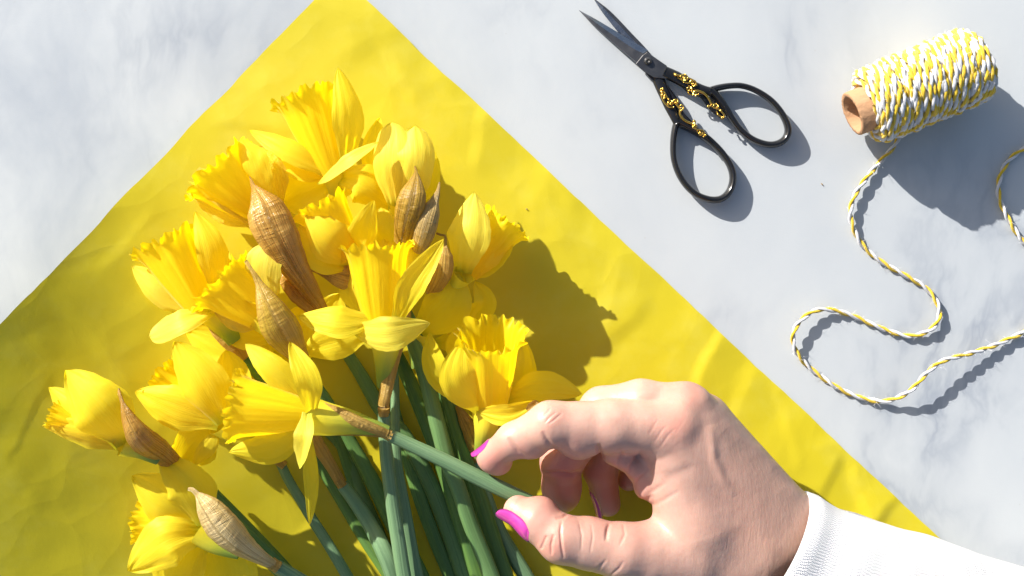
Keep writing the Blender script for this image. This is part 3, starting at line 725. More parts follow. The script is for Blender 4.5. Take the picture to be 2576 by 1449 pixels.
spa(t, Z2, [(700, 990, 2.9), (800, 1080, 2.9), (920, 1180, 2.7), (1010, 1290, 2.5)], [8, 50, 66, 58, 44], SP_TAN, flat=.5, wr=.6)
stm(t, Z2, [(1005, 1280, 2.5), (1080, 1370, 2.3), (1200, 1500, 1.9), (1360, 1720, 1.2), (1600, 2100, .7), (1960, 2700, .6), (2350, 3300, .6), (2600, 3800, .6)], [42, 48, 50, 52, 54, 56, 58, 58], mat=LEAF)

# I: left flower, lower, with the olive spathe J
t = daff('daffodil facing the paper edge with a hooked olive spathe curving over its ruffled trumpet', Z2(1080, 900, 2))
cor(t, Z2, (1130, 930, 4.2), (790, 640, 4.3), 130, 290, seed=61, flare=.18, frill=1.15)
pet(t, Z2, [(1150, 860, 4.0), (1140, 560, 5.0), (1190, 350, 5.0)], 138, n=(-.1, .2, 1), cup=-.3, prof='blunt', mat=PETAL_PALE)
pet(t, Z2, [(1180, 980, 3.8), (960, 985, 4.4), (760, 905, 4.2)], 72, n=(0, -.3, 1), mat=DRY, crinkle=.07, cup=.3)
pet(t, Z2, [(1120, 900, 4.4), (1030, 850, 5.0), (940, 850, 4.8)], 52, n=(0, -.4, 1), mat=PETAL, crinkle=.1)
pet(t, Z2, [(1230, 1100, 2.6), (1000, 1090, 3.0), (780, 960, 3.0)], 100, n=(0, 0, 1))
tub(t, Z2, [(1110, 920, 3.8), (1250, 1060, 3.8), (1400, 1220, 3.6)], [120, 80, 50])
spa(t, Z2, [(1013, 492, 5.4), (1050, 550, 5.6), (1105, 640, 5.7), (1215, 880, 5.8), (1340, 1110, 5.2), (1495, 1330, 4.2)], [15, 16, 34, 82, 118, 142, 138, 110, 76, 42], SP_OLIVE, flat=.62, wr=.5, label='hooked olive tan spathe with a dark tip')
stm(t, Z5, [(385, -50, 4.0), (440, 20, 3.2), (560, 190, 2.2), (720, 470, 1.6), (900, 800, 1.4), (1040, 1080, 1.3), (1230, 1449, 1.2), (1420, 1900, 1.0)], [30, 36, 42, 55, 62, 62, 60, 58], mat=LEAF)

# M: partly hidden flower right of the centre, its big petals in shade
t = daff('shaded daffodil with one broad petal, half hidden beside the central upright flower', Z3(1000, 1040, 1))
pet(t, Z3, [(1360, 1000, 1.5), (1480, 830, 2.0), (1410, 655, 2.1)], 92, n=(.2, 0, 1))
pet(t, Z3, [(960, 1060, 2.3), (1200, 860, 3.2), (1285, 582, 3.1)], 185, n=(.1, -.2, 1), cup=-.2)
pet(t, Z3, [(1100, 1150, 1.4), (1250, 1130, 1.7), (1260, 1000, 1.7)], 80)
tub(t, Z3, [(980, 1050, 2.2), (930, 1180, 1.9), (940, 1350, 1.7)], [100, 60, 45])
stm(t, Z5, [(1130, -450, 1.7), (1280, -150, 1.6), (1400, 100, 1.6), (1510, 450, 1.6), (1660, 900, 1.5), (1840, 1449, 1.4), (2030, 1900, 1.3)], [38, 44, 50, 55, 58, 58, 56], mat=LEAF)

# L: right flower
t = daff('daffodil in bud shape leaning over the paper, ruffled trumpet peeping past one long pale petal', Z3(1320, 600, 1))
cor(t, Z3, (1350, 590, 2.3), (1675, 165, 2.1), 90, 205, seed=71, flare=.16, frill=1.0)
pet(t, Z3, [(1330, 640, 2.5), (1500, 420, 3.0), (1650, 140, 2.7)], 135, n=(.2, -.2, 1), cup=-.3)
pet(t, Z3, [(1300, 590, 2.9), (1350, 260, 3.9), (1405, -62, 3.2)], 165, n=(-.15, .1, 1), cup=-.35, mat=PETAL_PALE)
pet(t, Z3, [(1310, 620, 2.2), (1550, 480, 2.4), (1720, 330, 2.4)], 90)
tub(t, Z3, [(1310, 600, 3.2), (1230, 700, 2.8), (1150, 800, 2.4)], [95, 60, 40])
spa(t, Z3, [(1098, 268, 3.9), (1130, 280, 4.0), (1170, 300, 4.1), (1165, 420, 4.0), (1140, 600, 3.6), (1050, 760, 3.0)], [9, 9, 14, 70, 84, 82, 70, 58, 46], SP_TAN, flat=.55, wr=.5, label='tan papery spathe with a black hooked tip')
stm(t, Z5, [(1010, -600, 2.4), (1150, -300, 2.4), (1260, 0, 2.5), (1345, 330, 2.6), (1430, 640, 2.5), (1500, 810, 2.4), (1600, 1100, 2.2), (1740, 1449, 2.0), (1900, 1900, 1.8)], [44, 48, 52, 55, 56, 56, 58, 60, 58], mat=STEM)

# N: lower right flower in the shade, in front of the hand
t = daff('shaded daffodil with an orange tinted trumpet, next to the bent index finger', Z3(1500, 1660, 1))
pet(t, Z3, [(1600, 1680, 1.60), (1790, 1400, 2.80), (1790, 1100, 3.00)], 105, n=(.2, 0, 1))
pet(t, Z3, [(1640, 1640, 3.00), (1960, 1500, 3.60), (2270, 1560, 3.20)], 118, n=(.1, .2, 1), cup=-.2)
pet(t, Z3, [(1380, 1650, 2.80), (1110, 1370, 3.50), (1040, 1072, 3.60)], 112, n=(-.3, 0, 1))
pet(t, Z3, [(1350, 1350, 1.60), (1260, 1180, 1.90), (1330, 1000, 2.80)], 80)
cor(t, Z3, (1540, 1700, 3.00), (1535, 1055, 5.00), 120, 285, seed=83, flare=.2, frill=1.0)
pet(t, Z3, [(1480, 1690, 3.60), (1300, 1430, 5.00), (1310, 1135, 5.20)], 180, n=(-.1, 0, 1), cup=-.15)
pn = pet(t, FR, [(1200, 1036, 3.80), (1280, 1042, 4.40), (1352, 1010, 4.40)], 27, n=(0, -.2, 1), prof='lens', cup=.2, label='narrow petal with a torn brown tip')
pet(pn, FR, [(1325, 1032, 4.46), (1340, 1022, 4.54), (1354, 1010, 4.55)], 11, n=(0, -.2, 1), mat=SP_TAN, prof='blunt', name='petal_tip')
tub(t, FR, [(1228, 1030, 3.20), (1222, 1080, 3.00), (1204, 1150, 1.90)], [40, 24, 12])
spa(t, FR, [(1150, 1020, 1.80), (1180, 1080, 1.90), (1196, 1130, 1.70), (1212, 1190, 1.50)], [6, 18, 20, 15, 12], SP_DARK, flat=.6, wr=.5)
stm(t, Z5, [(1640, 620, 1.60), (1680, 800, 1.40), (1800, 1130, 1.10), (1990, 1449, 1.00), (2260, 1900, 0.90)], [32, 46, 54, 54, 52], mat=STEM_B)

# S: low flower under the lifted one
t = daff('low crumpled daffodil under the others, warm golden petals in deep shade', Z2(940, 1300, 1))
pet(t, Z2, [(960, 1300, 2.25), (740, 1150, 2.20), (530, 1055, 2.10)], 135, n=(0, 0, 1))
pet(t, Z2, [(980, 1330, 2.15), (880, 1400, 1.90), (700, 1420, 1.80)], 120)
pet(t, Z2, [(1050, 1330, 1.50), (1080, 1180, 1.90), (1030, 1050, 2.00)], 130)
pet(t, Z2, [(1250, 1300, 1.30), (1400, 1100, 2.15), (1450, 850, 2.25)], 190)
pet(t, Z2, [(1350, 1200, 1.20), (1650, 1000, 1.50), (1760, 750, 2.15)], 200)
cor(t, Z2, (1050, 1370, 1.40), (900, 1500, 1.90), 80, 150, seed=91, flare=.2)
tub(t, Z5, [(220, 120, 1.80), (330, 260, 1.90), (450, 430, 2.00)], [70, 58, 46])
spa(t, Z5, [(400, 330, 2.20), (470, 470, 2.30), (580, 650, 2.20), (650, 770, 2.00)], [20, 52, 50, 42, 38], SP_TAN, flat=.6, wr=.4)
neck(t, Z5(640, 755, 2.00), Z5(668, 800, 1.95), Z5.w(40, 2), Z5.w(40, 2))
stm(t, Z5, [(662, 790, 1.95), (740, 890, 1.90), (860, 1070, 1.80), (960, 1260, 2.25), (1040, 1449, 2.15), (1180, 1900, 1.40)], [42, 50, 58, 66, 68, 66], mat=STEM_B)

# P: left flower seen from behind
t = daff('daffodil seen from behind with three flat petals, beside the lone closed bud', Z4(1240, 470, 1))
cor(t, Z4, (1200, 400, 3.20), (850, 170, 3.20), 70, 160, seed=101, flare=.2, frill=1.2)
pet(t, Z4, [(1215, 480, 3.20), (1090, 620, 3.20), (985, 745, 2.80)], 128, n=(0, -.2, 1), roll=-.5)
pet(t, Z4, [(1230, 500, 3.50), (1190, 600, 3.80), (1070, 745, 3.20)], 50, n=(.3, 0, 1), cup=-.2)
pet(t, Z4, [(1250, 460, 4.00), (970, 370, 4.50), (708, 266, 4.20)], 132, n=(-.1, 0, 1), cup=-.25)
pet(t, Z4, [(1280, 460, 4.10), (1130, 210, 4.90), (958, -55, 4.60)], 142, n=(0, .1, 1), cup=-.3)
pet(t, Z4, [(1300, 420, 3.00), (1330, 200, 3.20), (1290, 0, 3.20)], 130)
tub(t, Z4, [(1240, 470, 3.80), (1420, 590, 2.80), (1600, 690, 1.40)], [80, 48, 32])
neck(t, Z4(1600, 690, 1.40), Z4(1662, 742, 1.25), Z4.w(30, 1.3), Z4.w(31, 1.3))
stm(t, Z5, [(222, 640, 1.25), (280, 760, 1.15), (430, 1010, 1.00), (570, 1230, 0.95), (700, 1449, 0.90), (960, 1900, 0.80)], [33, 35, 38, 41, 43, 43], mat=STEM_B)

# O: lone closed bud at the left
t = daff('lone closed daffodil lying apart on the paper, its mottled brown spathe wrapped round the neck', Z4(640, 610, 1))
cor(t, Z4, (600, 560, 5.10), (170, 400, 5.40), 60, 90, seed=111, flare=.2, frill=1.6)
pet(t, Z4, [(650, 620, 4.70), (350, 430, 5.70), (152, 238, 5.40)], 125, n=(-.2, .1, 1), cup=-.2)
pet(t, Z4, [(660, 620, 5.10), (390, 550, 5.80), (108, 488, 5.40)], 98, n=(0, -.4, 1), cup=-.35)
pet(t, Z4, [(660, 600, 5.30), (480, 380, 6.50), (258, 128, 6.10)], 172, n=(.05, .15, 1), cup=-.35)
tub(t, Z4, [(630, 600, 5.10), (740, 640, 4.80), (860, 700, 4.50)], [82, 56, 40])
spa(t, Z4, [(598, 248, 6.10), (615, 310, 6.30), (665, 440, 6.40), (740, 560, 6.10), (860, 650, 4.60), (960, 740, 3.30)], [8, 14, 50, 82, 92, 86, 76, 70, 62], SP_BROWN, flat=.7, wr=.6, label='mottled brown folded spathe')
stm(t, Z4, [(950, 730, 3.30), (1150, 880, 2.3), (1450, 1180, 1.40), (1700, 1449, 1.00), (2000, 1800, 0.80)], [45, 46, 48, 50, 50], mat=LEAF)

# R: bottom-left flower with pale spathe
t = daff('daffodil lying lowest on the paper, pale crinkled spathe resting on its back', Z4(1140, 1160, 1))
cor(t, Z4, (1080, 1130, 2.8), (715, 1095, 2.7), 70, 135, seed=121, flare=.18, frill=1.2)
pet(t, Z4, [(1190, 1220, 2.4), (1260, 1440, 2.4), (1300, 1660, 2.0)], 225, n=(.1, -.1, 1))
pet(t, Z4, [(1130, 1130, 3.2), (890, 960, 3.8), (690, 804, 3.6)], 150, n=(-.1, .1, 1), cup=-.25)
pet(t, Z4, [(1150, 1120, 3.4), (1050, 890, 4.2), (868, 690, 4.0)], 138, n=(.1, .1, 1), cup=-.3)
pet(t, Z4, [(1140, 1170, 3.4), (900, 1230, 4.2), (662, 1418, 3.8)], 152, n=(-.1, .1, 1), cup=-.25)
pet(t, Z4, [(1140, 1200, 2.8), (980, 1420, 3.0), (900, 1620, 2.6)], 150, n=(0, 0, 1))
tub(t, Z4, [(1120, 1160, 3.4), (1240, 1240, 3.4), (1380, 1300, 3.4)], [95, 72, 45])
spa(t, Z4, [(1050, 893, 5.2), (1085, 905, 5.4), (1170, 1000, 5.5), (1290, 1150, 5.3), (1430, 1275, 4.9), (1590, 1375, 4.4)], [12, 20, 80, 108, 118, 108, 90, 70, 52, 40], SP_PALE, flat=.68, wr=.8, label='pale crinkled papery spathe')
neck(t, Z4(1575, 1362, 4.4), Z4(1625, 1395, 4.3), Z4.w(40, 4.4), Z4.w(43, 4.3))
stm(t, Z4, [(1612, 1388, 4.3), (1720, 1450, 4.0), (1900, 1560, 3.4), (2200, 1760, 2.4)], [43, 46, 48, 48], mat=STEM_B)
o_leaf = stm(t, Z4, [(1180, 880, 1.6), (1300, 1060, 1.8), (1480, 1250, 1.6), (1650, 1420, 1.2), (1900, 1700, .9)], [16, 44, 52, 56, 56], mat=LEAF, name='leaf', flat=.35)

# K: the central flower
t = daff('large central daffodil standing upright in the bunch, trumpet lit through by the sun', Z3(660, 1000, 1))
pet(t, Z3, [(760, 820, 3.30), (905, 500, 3.70), (912, 208, 3.70)], 112, n=(.2, .1, 1), cup=.3)
pet(t, Z3, [(500, 930, 3.30), (385, 720, 3.60), (410, 480, 3.60)], 70, n=(-.5, 0, 1))
pet(t, Z3, [(560, 1060, 3.30), (260, 1150, 3.60), (20, 1230, 3.10)], 140, n=(0, -.2, 1), cup=-.2)
cor(t, Z3, (655, 1000, 4.00), (612, 335, 4.30), 130, 290, seed=131, flare=.17, frill=1.0)
pet(t, Z3, [(610, 960, 4.40), (310, 965, 5.40), (-14, 935, 4.70)], 128, n=(-.15, .45, 1), cup=-.25)
pet(t, Z3, [(770, 980, 4.60), (900, 690, 5.50), (1157, 314, 5.10)], 100, n=(.25, .1, 1), cup=.3)
pet(t, Z3, [(410, 1055, 4.50), (720, 1085, 5.70), (1045, 990, 5.00)], 128, n=(0, -.15, 1), prof='lens', cup=-.2, mat=PETAL_PALE)
tub(t, Z3, [(670, 1010, 4.10), (695, 1160, 3.90), (690, 1300, 3.60), (675, 1500, 3.10)], [135, 118, 80, 58])
spa(t, Z3, [(880, 800, 3.50), (840, 960, 3.80), (765, 1180, 3.80), (720, 1400, 3.50), (680, 1600, 3.50), (672, 1655, 3.43)], [10, 45, 66, 70, 62, 56, 50, 44], SP_TAN, flat=.7, wr=.35, label='tan papery spathe clasping the tube')
neck(t, Z5(964, 235, 3.50), Z5(967, 285, 3.35), Z5.w(42, 3.7), Z5.w(42, 3.7))
stm(t, Z5, [(966, 275, 3.39), (970, 400, 3.20), (985, 620, 3.05), (1030, 950, 2.90), (1070, 1200, 2.83), (1110, 1449, 2.75), (1200, 1900, 2.60)], [42, 43, 46, 50, 52, 52, 50], mat=STEM_B)

# Q: the flower being lifted by the hand
t = daff('daffodil being lifted by the hand, trumpet in profile and two narrow drooping petals', Z4(1820, 430, 1))
pet(t, Z4, [(1800, 340, 4.60), (1600, 130, 5.00), (1410, -42, 4.50)], 85, n=(-.2, .5, 1), cup=-.2)
pet(t, Z4, [(1800, 490, 4.00), (1560, 640, 4.20), (1308, 656, 3.80)], 102, n=(0, -.3, 1), cup=-.2)
pet(t, Z4, [(1810, 480, 4.20), (1838, 850, 4.00), (1826, 1122, 3.20)], 44, n=(.5, 0, 1), cup=-.1, roll=.6)
cor(t, Z4, (1810, 410, 4.90), (1325, 362, 4.90), 90, 232, seed=141, flare=.16, frill=1.0)
pet(t, Z4, [(1840, 420, 5.50), (1810, 190, 6.20), (1697, -52, 5.60)], 78, n=(.3, .3, 1), cup=.2)
pet(t, Z4, [(1810, 400, 5.70), (1790, 570, 6.40), (1762, 752, 5.70)], 62, n=(-.3, .1, 1), roll=1.2, prof='blunt', mat=PETAL_PALE)
tub(t, Z4, [(1820, 420, 4.90), (1930, 440, 4.90), (2100, 465, 4.80), (2330, 520, 4.60)], [125, 98, 66, 34])
spa(t, Z5, [(510, 195, 5.00), (600, 250, 5.20), (760, 330, 5.20), (900, 390, 5.00), (985, 425, 4.80)], [6, 32, 44, 42, 36, 32], SP_TAN, flat=.7, wr=.4)
spa(t, Z5, [(560, 430, 4.50), (680, 415, 4.60), (800, 412, 4.70), (940, 425, 4.70)], [6, 24, 28, 26], SP_TAN, flat=.7, wr=.4)
neck(t, Z5(940, 410, 4.75), Z5(1020, 440, 4.65), Z5.w(36, 6), Z5.w(44, 6))
stm(t, Z5, [(1010, 436, 4.70), (1130, 490, 4.60), (1390, 612, 4.50), (1650, 742, 4.40), (1880, 852, 4.30), (2100, 960, 4.00), (2400, 1130, 3.20), (2800, 1400, 2.04)], [43, 48, 53, 54, 50, 48, 46, 44], mat=STEM_B)

# extra loose dark leaves low in the bundle
for k, (pts, rad, lab) in enumerate((
        ([(1010, 120, .8), (1110, 500, .7), (1230, 900, .65), (1340, 1200, .6), (1440, 1449, .6), (1600, 1900, .6)], [30, 44, 48, 48, 46, 44], 'dark green leaf lowest in the stem bundle under the upright stem'),
        ([(1330, 60, .8), (1420, 450, .8), (1560, 900, .7), (1740, 1449, .6), (1880, 1900, .6)], [40, 50, 54, 54, 50], 'dark green leaf under the bright striped stem'),
        ([(620, 420, 1.0), (740, 760, .8), (900, 1120, .7), (1110, 1449, .6), (1300, 1900, .6)], [26, 40, 44, 42, 40], 'dark green leaf in shadow behind the bent bluish stem'))):
    lf = thing('daffodil_leaf', lab, 'leaf', Z5(*pts[2][:2], 0))
    stm(lf, Z5, pts, rad, mat=LEAF, name='blade', flat=.3)

# ================================================================== THE HAND
def smin(a, b, k):
    h = np.clip(.5 + .5 * (b - a) / k, 0, 1); return b * (1 - h) + a * h - k * h * (1 - h)
def cone(p, a, b, ra, rb):
    ba = b - a; h = np.clip(((p - a) @ ba) / (ba @ ba), 0, 1)
    return np.linalg.norm(p - a - h[..., None] * ba, axis=-1) - (ra + (rb - ra) * h) * 1.03
H6 = lambda x, y, z: Z6(x, y, z - 1.5)   # whole hand set down so the little finger nears the paper
PALM = [  # metacarpals, wrist, thumb root and the web
    (H6(1400, 520, 6.9), H6(2060, 1190, 5.4), 1.22, 1.55), (H6(1490, 385, 6.4), H6(2110, 1130, 5.1), 1.08, 1.5),
    (H6(1600, 450, 5.4), H6(2110, 1150, 4.7), 1.05, 1.5), (H6(1690, 570, 4.2), H6(2080, 1250, 4.0), .95, 1.5),
    (H6(2110, 1180, 4.9), H6(2600, 1450, 4.6), 1.60, 1.6), (H6(2030, 1400, 4.2), H6(2450, 1650, 4.0), 1.7, 1.7),
    (H6(1420, 700, 6.4), H6(1560, 1120, 6.0), 1.35, 1.65), (H6(1850, 1340, 5.0), H6(1250, 1320, 6.2), 1.95, 1.30),
    (H6(1600, 900, 4.6), H6(1850, 1250, 4.4), 1.5, 1.8), (H6(1540, 560, 6.2), H6(1950, 1200, 5.3), 1.2, 1.55), (H6(1560, 1080, 6.0), H6(1850, 1260, 5.4), 1.4, 1.6)]
IDX = [H6(1400, 500, 6.9), H6(1010, 490, 7.3), H6(620, 478, 7.6), H6(385, 578, 6.9), H6(235, 690, 6.2)]
IDXR = [1.22, 1.08, .92, .70, .60]
MID = [H6(1480, 385, 6.4), H6(1200, 345, 6.3), H6(950, 380, 5.9), H6(690, 720, 4.7), H6(690, 930, 3.9)]
MIDR = [1.08, 1.0, .93, .90, .80]
RNG = [H6(1600, 450, 5.4), H6(1350, 430, 4.9), H6(1080, 450, 4.0), H6(935, 760, 3.2), H6(985, 985, 2.6)]
RNGR = [1.0, .95, .88, .76, .58]
LIT = [H6(1690, 570, 4.2), H6(1500, 590, 3.6), H6(1330, 620, 2.7), H6(1170, 720, 2.4), H6(1120, 830, 2.2)]
LITR = [.92, .85, .76, .62, .52]
THB = [H6(1500, 1330, 6.0), H6(1090, 1290, 6.8), H6(690, 1212, 7.1), H6(530, 1095, 6.9), H6(415, 1030, 6.5)]
THBR = [1.4, 1.14, .97, .80, .64]
FING = [(IDX, IDXR, .30), (MID, MIDR, .25), (RNG, RNGR, .25), (LIT, LITR, .25), (THB, THBR, .30)]
# pads: soft fullness on the finger pads and between the creases
PADS = {0: [(H6(285, 715, 6.0), .60), (H6(500, 590, 7.0), .72), (H6(800, 548, 7.2), 1.03), (H6(1025, 655, 6.7), .55), (H6(1105, 705, 6.6), .50), (H6(1190, 770, 6.4), .58), (H6(1235, 880, 6.2), .56)], 4: [(H6(560, 1040, 6.7), .66), (H6(860, 1230, 6.8), 1.02)], 1: [(H6(690, 880, 4.1), .82)]}
def hand_sdf(p):
    d = None
    for a, b, ra, rb in PALM:
        c = cone(p, a, b, ra, rb); d = c if d is None else smin(d, c, .7)
    tot = None
    for i, (J, R, k) in enumerate(FING):
        f = None
        for q in range(len(J) - 1):
            c = cone(p, J[q], J[q + 1], R[q], R[q + 1]); f = c if f is None else smin(f, c, k)
        for c0, r in PADS.get(i, ()):
            f = smin(f, np.linalg.norm(p - c0, axis=-1) - r, .35)
        e = smin(d, f, .55 if i == 4 else .45)
        tot = e if tot is None else smin(tot, e, .06)
    return tot
def to6(p):
    k = HC * PX / (HC - p[..., 2])
    return (p[..., 0] * k + 1288 - Z6.ox) / Z6.sc, (724.5 - p[..., 1] * k - Z6.oy) / Z6.sc
# grooves (+) and ridges (-): polyline on the skin, depth cm, half width in picture units, lowest z they reach
GROOVE = [([(345, 560), (372, 600), (410, 648), (470, 690)], .07, 13, 5.8), ([(565, 520), (590, 570), (625, 615), (680, 660)], .08, 15, 6.2), ([(920, 600), (932, 650), (950, 700)], .14, 16, 5),
          ([(1120, 800), (1140, 745), (1180, 690), (1220, 650)], .09, 16, 4.6), ([(1150, 860), (1185, 840), (1230, 800), (1280, 740)], .09, 16, 4.6), ([(1050, 760), (1062, 700), (1085, 640)], .07, 14, 5),
          ([(1155, 900), (1170, 960), (1230, 965), (1280, 930)], .07, 14, 4.6), ([(1150, 1060), (1225, 1050), (1240, 1075)], .10, 14, 4.6), ([(1220, 940), (1300, 890), (1360, 850)], .035, 16, 5), ([(1250, 1010), (1350, 960), (1450, 900)], .03, 16, 5),
          ([(690, 1090), (682, 1170), (690, 1260), (705, 1340)], .07, 9, 6), ([(640, 1180), (622, 1250), (625, 1320)], .06, 9, 6), ([(590, 1200), (560, 1270)], .04, 9, 6), ([(745, 1040), (700, 1070), (650, 1080)], .06, 12, 6),
          ([(1000, 1108), (985, 1150), (975, 1230)], .08, 12, 6), ([(800, 1090), (820, 1190), (815, 1290)], .025, 8, 6), ([(880, 1110), (890, 1200), (870, 1320)], .02, 8, 6), ([(1085, 1110), (1095, 1180), (1060, 1260)], .03, 10, 6),
          ([(580, 470), (615, 430), (660, 395)], .028, 7, 6), ([(600, 480), (640, 450), (700, 400)], .028, 7, 6), ([(560, 430), (600, 400), (620, 370)], .022, 7, 6), ([(1280, 600), (1330, 520), (1370, 480)], .015, 9, 6), ([(1310, 640), (1370, 550), (1420, 500)], .015, 9, 6),
          ([(1240, 560), (1280, 490), (1310, 440)], .012, 9, 6), ([(700, 620), (760, 660), (830, 690)], .02, 12, 6), ([(540, 795), (640, 790), (760, 800), (830, 775)], .14, 15, 3),
          ([(1730, 520), (1850, 640), (2010, 760), (2190, 880)], .05, 55, 3), 
          ([(1640, 480), (1655, 600), (1665, 700), (1720, 820), (1800, 940)], -.08, 32, 4), ([(1690, 400), (1840, 560), (2050, 740), (2200, 860)], -.05, 26, 2), ([(1480, 600), (1500, 420), (1420, 470)], -.02, 60, 5),
          ([(1480, 260), (1500, 300)], -.10, 70, 4), ([(1400, 470), (1430, 500)], -.03, 85, 5), ([(1610, 330), (1660, 400)], -.06, 60, 3), ([(1380, 820), (1500, 760)], .03, 40, 5),
          ([(850, 1440), (930, 1400), (980, 1340)], .03, 10, 5), ([(1000, 1449), (1060, 1400), (1090, 1350)], .03, 10, 5)]
def seg_dist(x, y, pl):
    d = np.full(x.shape, 1e9); tt = np.zeros(x.shape); n = len(pl) - 1; i = 0
    for (ax, ay), (bx, by) in zip(pl[:-1], pl[1:]):
        vx, vy = bx - ax, by - ay; h = np.clip(((x - ax) * vx + (y - ay) * vy) / (vx * vx + vy * vy), 0, 1)
        e = np.hypot(x - ax - h * vx, y - ay - h * vy); tt = np.where(e < d, (i + h) / n, tt); d = np.minimum(d, e); i += 1
    return d, np.sin(math.pi * tt.clip(.0, 1)) ** .7
def detail(p, x, y):
    g = np.zeros(len(p))
    for pl, dep, wd, zl in GROOVE:
        pl_ = np.array(pl); m = (x > pl_[:, 0].min() - 4 * wd) & (x < pl_[:, 0].max() + 4 * wd) & (y > pl_[:, 1].min() - 4 * wd) & (y < pl_[:, 1].max() + 4 * wd)
        if not m.any(): continue
        sd, tp = seg_dist(x[m], y[m], pl); tp = tp if len(pl) > 2 else 1
        e = np.exp(-(sd / wd) ** 2) * tp * smooth(zl - 2.1, zl - 1.2, p[m, 2])
        g[m] += dep * e
    g += .008 * vnoise(201, x / 70, y / 70) + .002 * vnoise(202, x / 24, y / 24)
    # fine wrist wrinkles
    q = (x * .55 - y * .83)
    return g
def build_hand():
    allp = np.array([a for a, b, _, _ in PALM] + [b for a, b, _, _ in PALM] + [q for J, R, k in FING for q in J])
    lo = allp.min(0) - 2.2; hi = allp.max(0) + 2.2; lo[2] = max(lo[2], .2)
    h = .13
    nx, ny, nz = np.ceil((hi - lo) / h).astype(int) + 1
    gx = lo[0] + h * np.arange(nx); gy = lo[1] + h * np.arange(ny); gz = lo[2] + h * np.arange(nz)
    d = np.empty((nx, ny, nz), np.float32)
    for i0 in range(0, nx, 16):
        g = np.stack(np.meshgrid(gx[i0:i0 + 16], gy, gz, indexing='ij'), -1); d[i0:i0 + 16] = hand_sdf(g)
    s = d < 0
    cs = np.zeros((nx - 1, ny - 1, nz - 1), np.int8)
    for a in (0, 1):
        for b in (0, 1):
            for c in (0, 1): cs += s[a:nx - 1 + a, b:ny - 1 + b, c:nz - 1 + c]
    act = (cs > 0) & (cs < 8); idx = -np.ones(act.shape, int); ijk = np.argwhere(act); idx[act] = np.arange(len(ijk))
    V = lo + (ijk + .5) * h
    F = []
    for ax in range(3):
        sl0 = [slice(None)] * 3; sl1 = [slice(None)] * 3; sl0[ax] = slice(0, -1); sl1[ax] = slice(1, None)
        ch = s[tuple(sl0)] != s[tuple(sl1)]; e = np.argwhere(ch); b, c = [(1, 2), (2, 0), (0, 1)][ax]
        ok = (e[:, b] > 0) & (e[:, c] > 0) & (e[:, b] < idx.shape[b]) & (e[:, c] < idx.shape[c]) & (e[:, ax] < idx.shape[ax]); e = e[ok]
        q = []
        for db, dc in ((-1, -1), (0, -1), (0, 0), (-1, 0)):
            f = e.copy(); f[:, b] += db; f[:, c] += dc; q.append(idx[f[:, 0], f[:, 1], f[:, 2]])
        q = np.stack(q, 1); flip = ~s[tuple(e.T)]; q[flip] = q[flip][:, ::-1]; F.append(q)
    F = np.vstack(F)
    def project(V, fn, it):
        eps = .01
        for _ in range(it):
            d0 = fn(V); g = np.stack([(fn(V + np.eye(3)[k] * eps) - d0) / eps for k in range(3)], 1)
            V = V - g * (d0 / np.maximum((g * g).sum(1), .2))[:, None].clip(-.1, .1)
        return V, g
    def relax(V, F, it):
        for _ in range(it):
            acc = np.zeros_like(V); cnt = np.zeros(len(V))
            for k in range(4):
                np.add.at(acc, F[:, k], V[F[:, (k + 1) % 4]] + V[F[:, k - 1]]); np.add.at(cnt, F[:, k], 2)
            V = V + .5 * (acc / np.maximum(cnt, 1)[:, None] - V)
        return V
    def subdiv(V, F):
        E = np.sort(np.concatenate([F[:, [k, (k + 1) % 4]] for k in range(4)]), 1)
        u, inv = np.unique(E, axis=0, return_inverse=True); inv = inv.reshape(-1); n = len(V); m = len(F)
        V2 = np.vstack([V, V[u].mean(1), V[F].mean(1)]); e = [n + inv[k * m:(k + 1) * m] for k in range(4)]; c = n + len(u) + np.arange(m)
        return V2, np.vstack([np.stack([F[:, k], e[k], c, e[k - 1]], 1) for k in range(4)])
    V = relax(V, F, 2); V, _ = project(V, hand_sdf, 2)
    V = relax(V, F, 1); V, _ = project(V, hand_sdf, 1)
    V, F = subdiv(V, F); V = relax(V, F, 1); V, G = project(V, hand_sdf, 1)
    V, F = subdiv(V, F); V = relax(V, F, 1)
    N = np.zeros_like(V); fn = np.cross(V[F[:, 2]] - V[F[:, 0]], V[F[:, 3]] - V[F[:, 1]])
    for k in range(4): np.add.at(N, F[:, k], fn)
    N = nrm(N)
    if (N[V[:, 2].argmax()])[2] < 0: F = F[:, ::-1]; N = -N
    x, y = to6(V); up = smooth(-.15, .35, N[:, 2])
    g = detail(V, x, y); V = V - N * (g * (.25 + .75 * up))[:, None]
    red = np.zeros(len(V))
    for cx, cy, r, a in ((1500, 260, 120, .45), (1410, 470, 130, .40), (640, 420, 90, .25), (250, 720, 130, .55), (430, 660, 90, .35), (620, 1250, 110, .45), (480, 1000, 130, .30), (690, 850, 230, .75), (980, 900, 230, .80),  # pink skin spots; the last two here redden the inner fingers as painted shade
                         (1190, 980, 90, .45), (1000, 1120, 70, .30), (760, 650, 120, .28), (1130, 1200, 150, .18), (950, 700, 80, .3), (1120, 740, 80, .25), (1850, 1000, 300, .10)):
        red = np.maximum(red, 1.25 * a * np.exp(-((x - cx) ** 2 + (y - cy) ** 2) / r ** 2))
    low = 1 - smooth(2.1, 3.9, V[:, 2]); red = np.maximum(red, .55 * low * (x < 1500))  # low-lying fingers tinted redder, imitating the shade inside the grip
    wr = smooth(1300, 2100, x) * .8 + .25
    t = thing('person', 'hand of a person in a white sleeve, pinching a lifted daffodil stem, pink nails', 'person', P(1900, 1300, 0))
    hd = mesh('hand', V, F, SKIN, t, extra={'red': red.clip(0, 1), 'wr': wr})
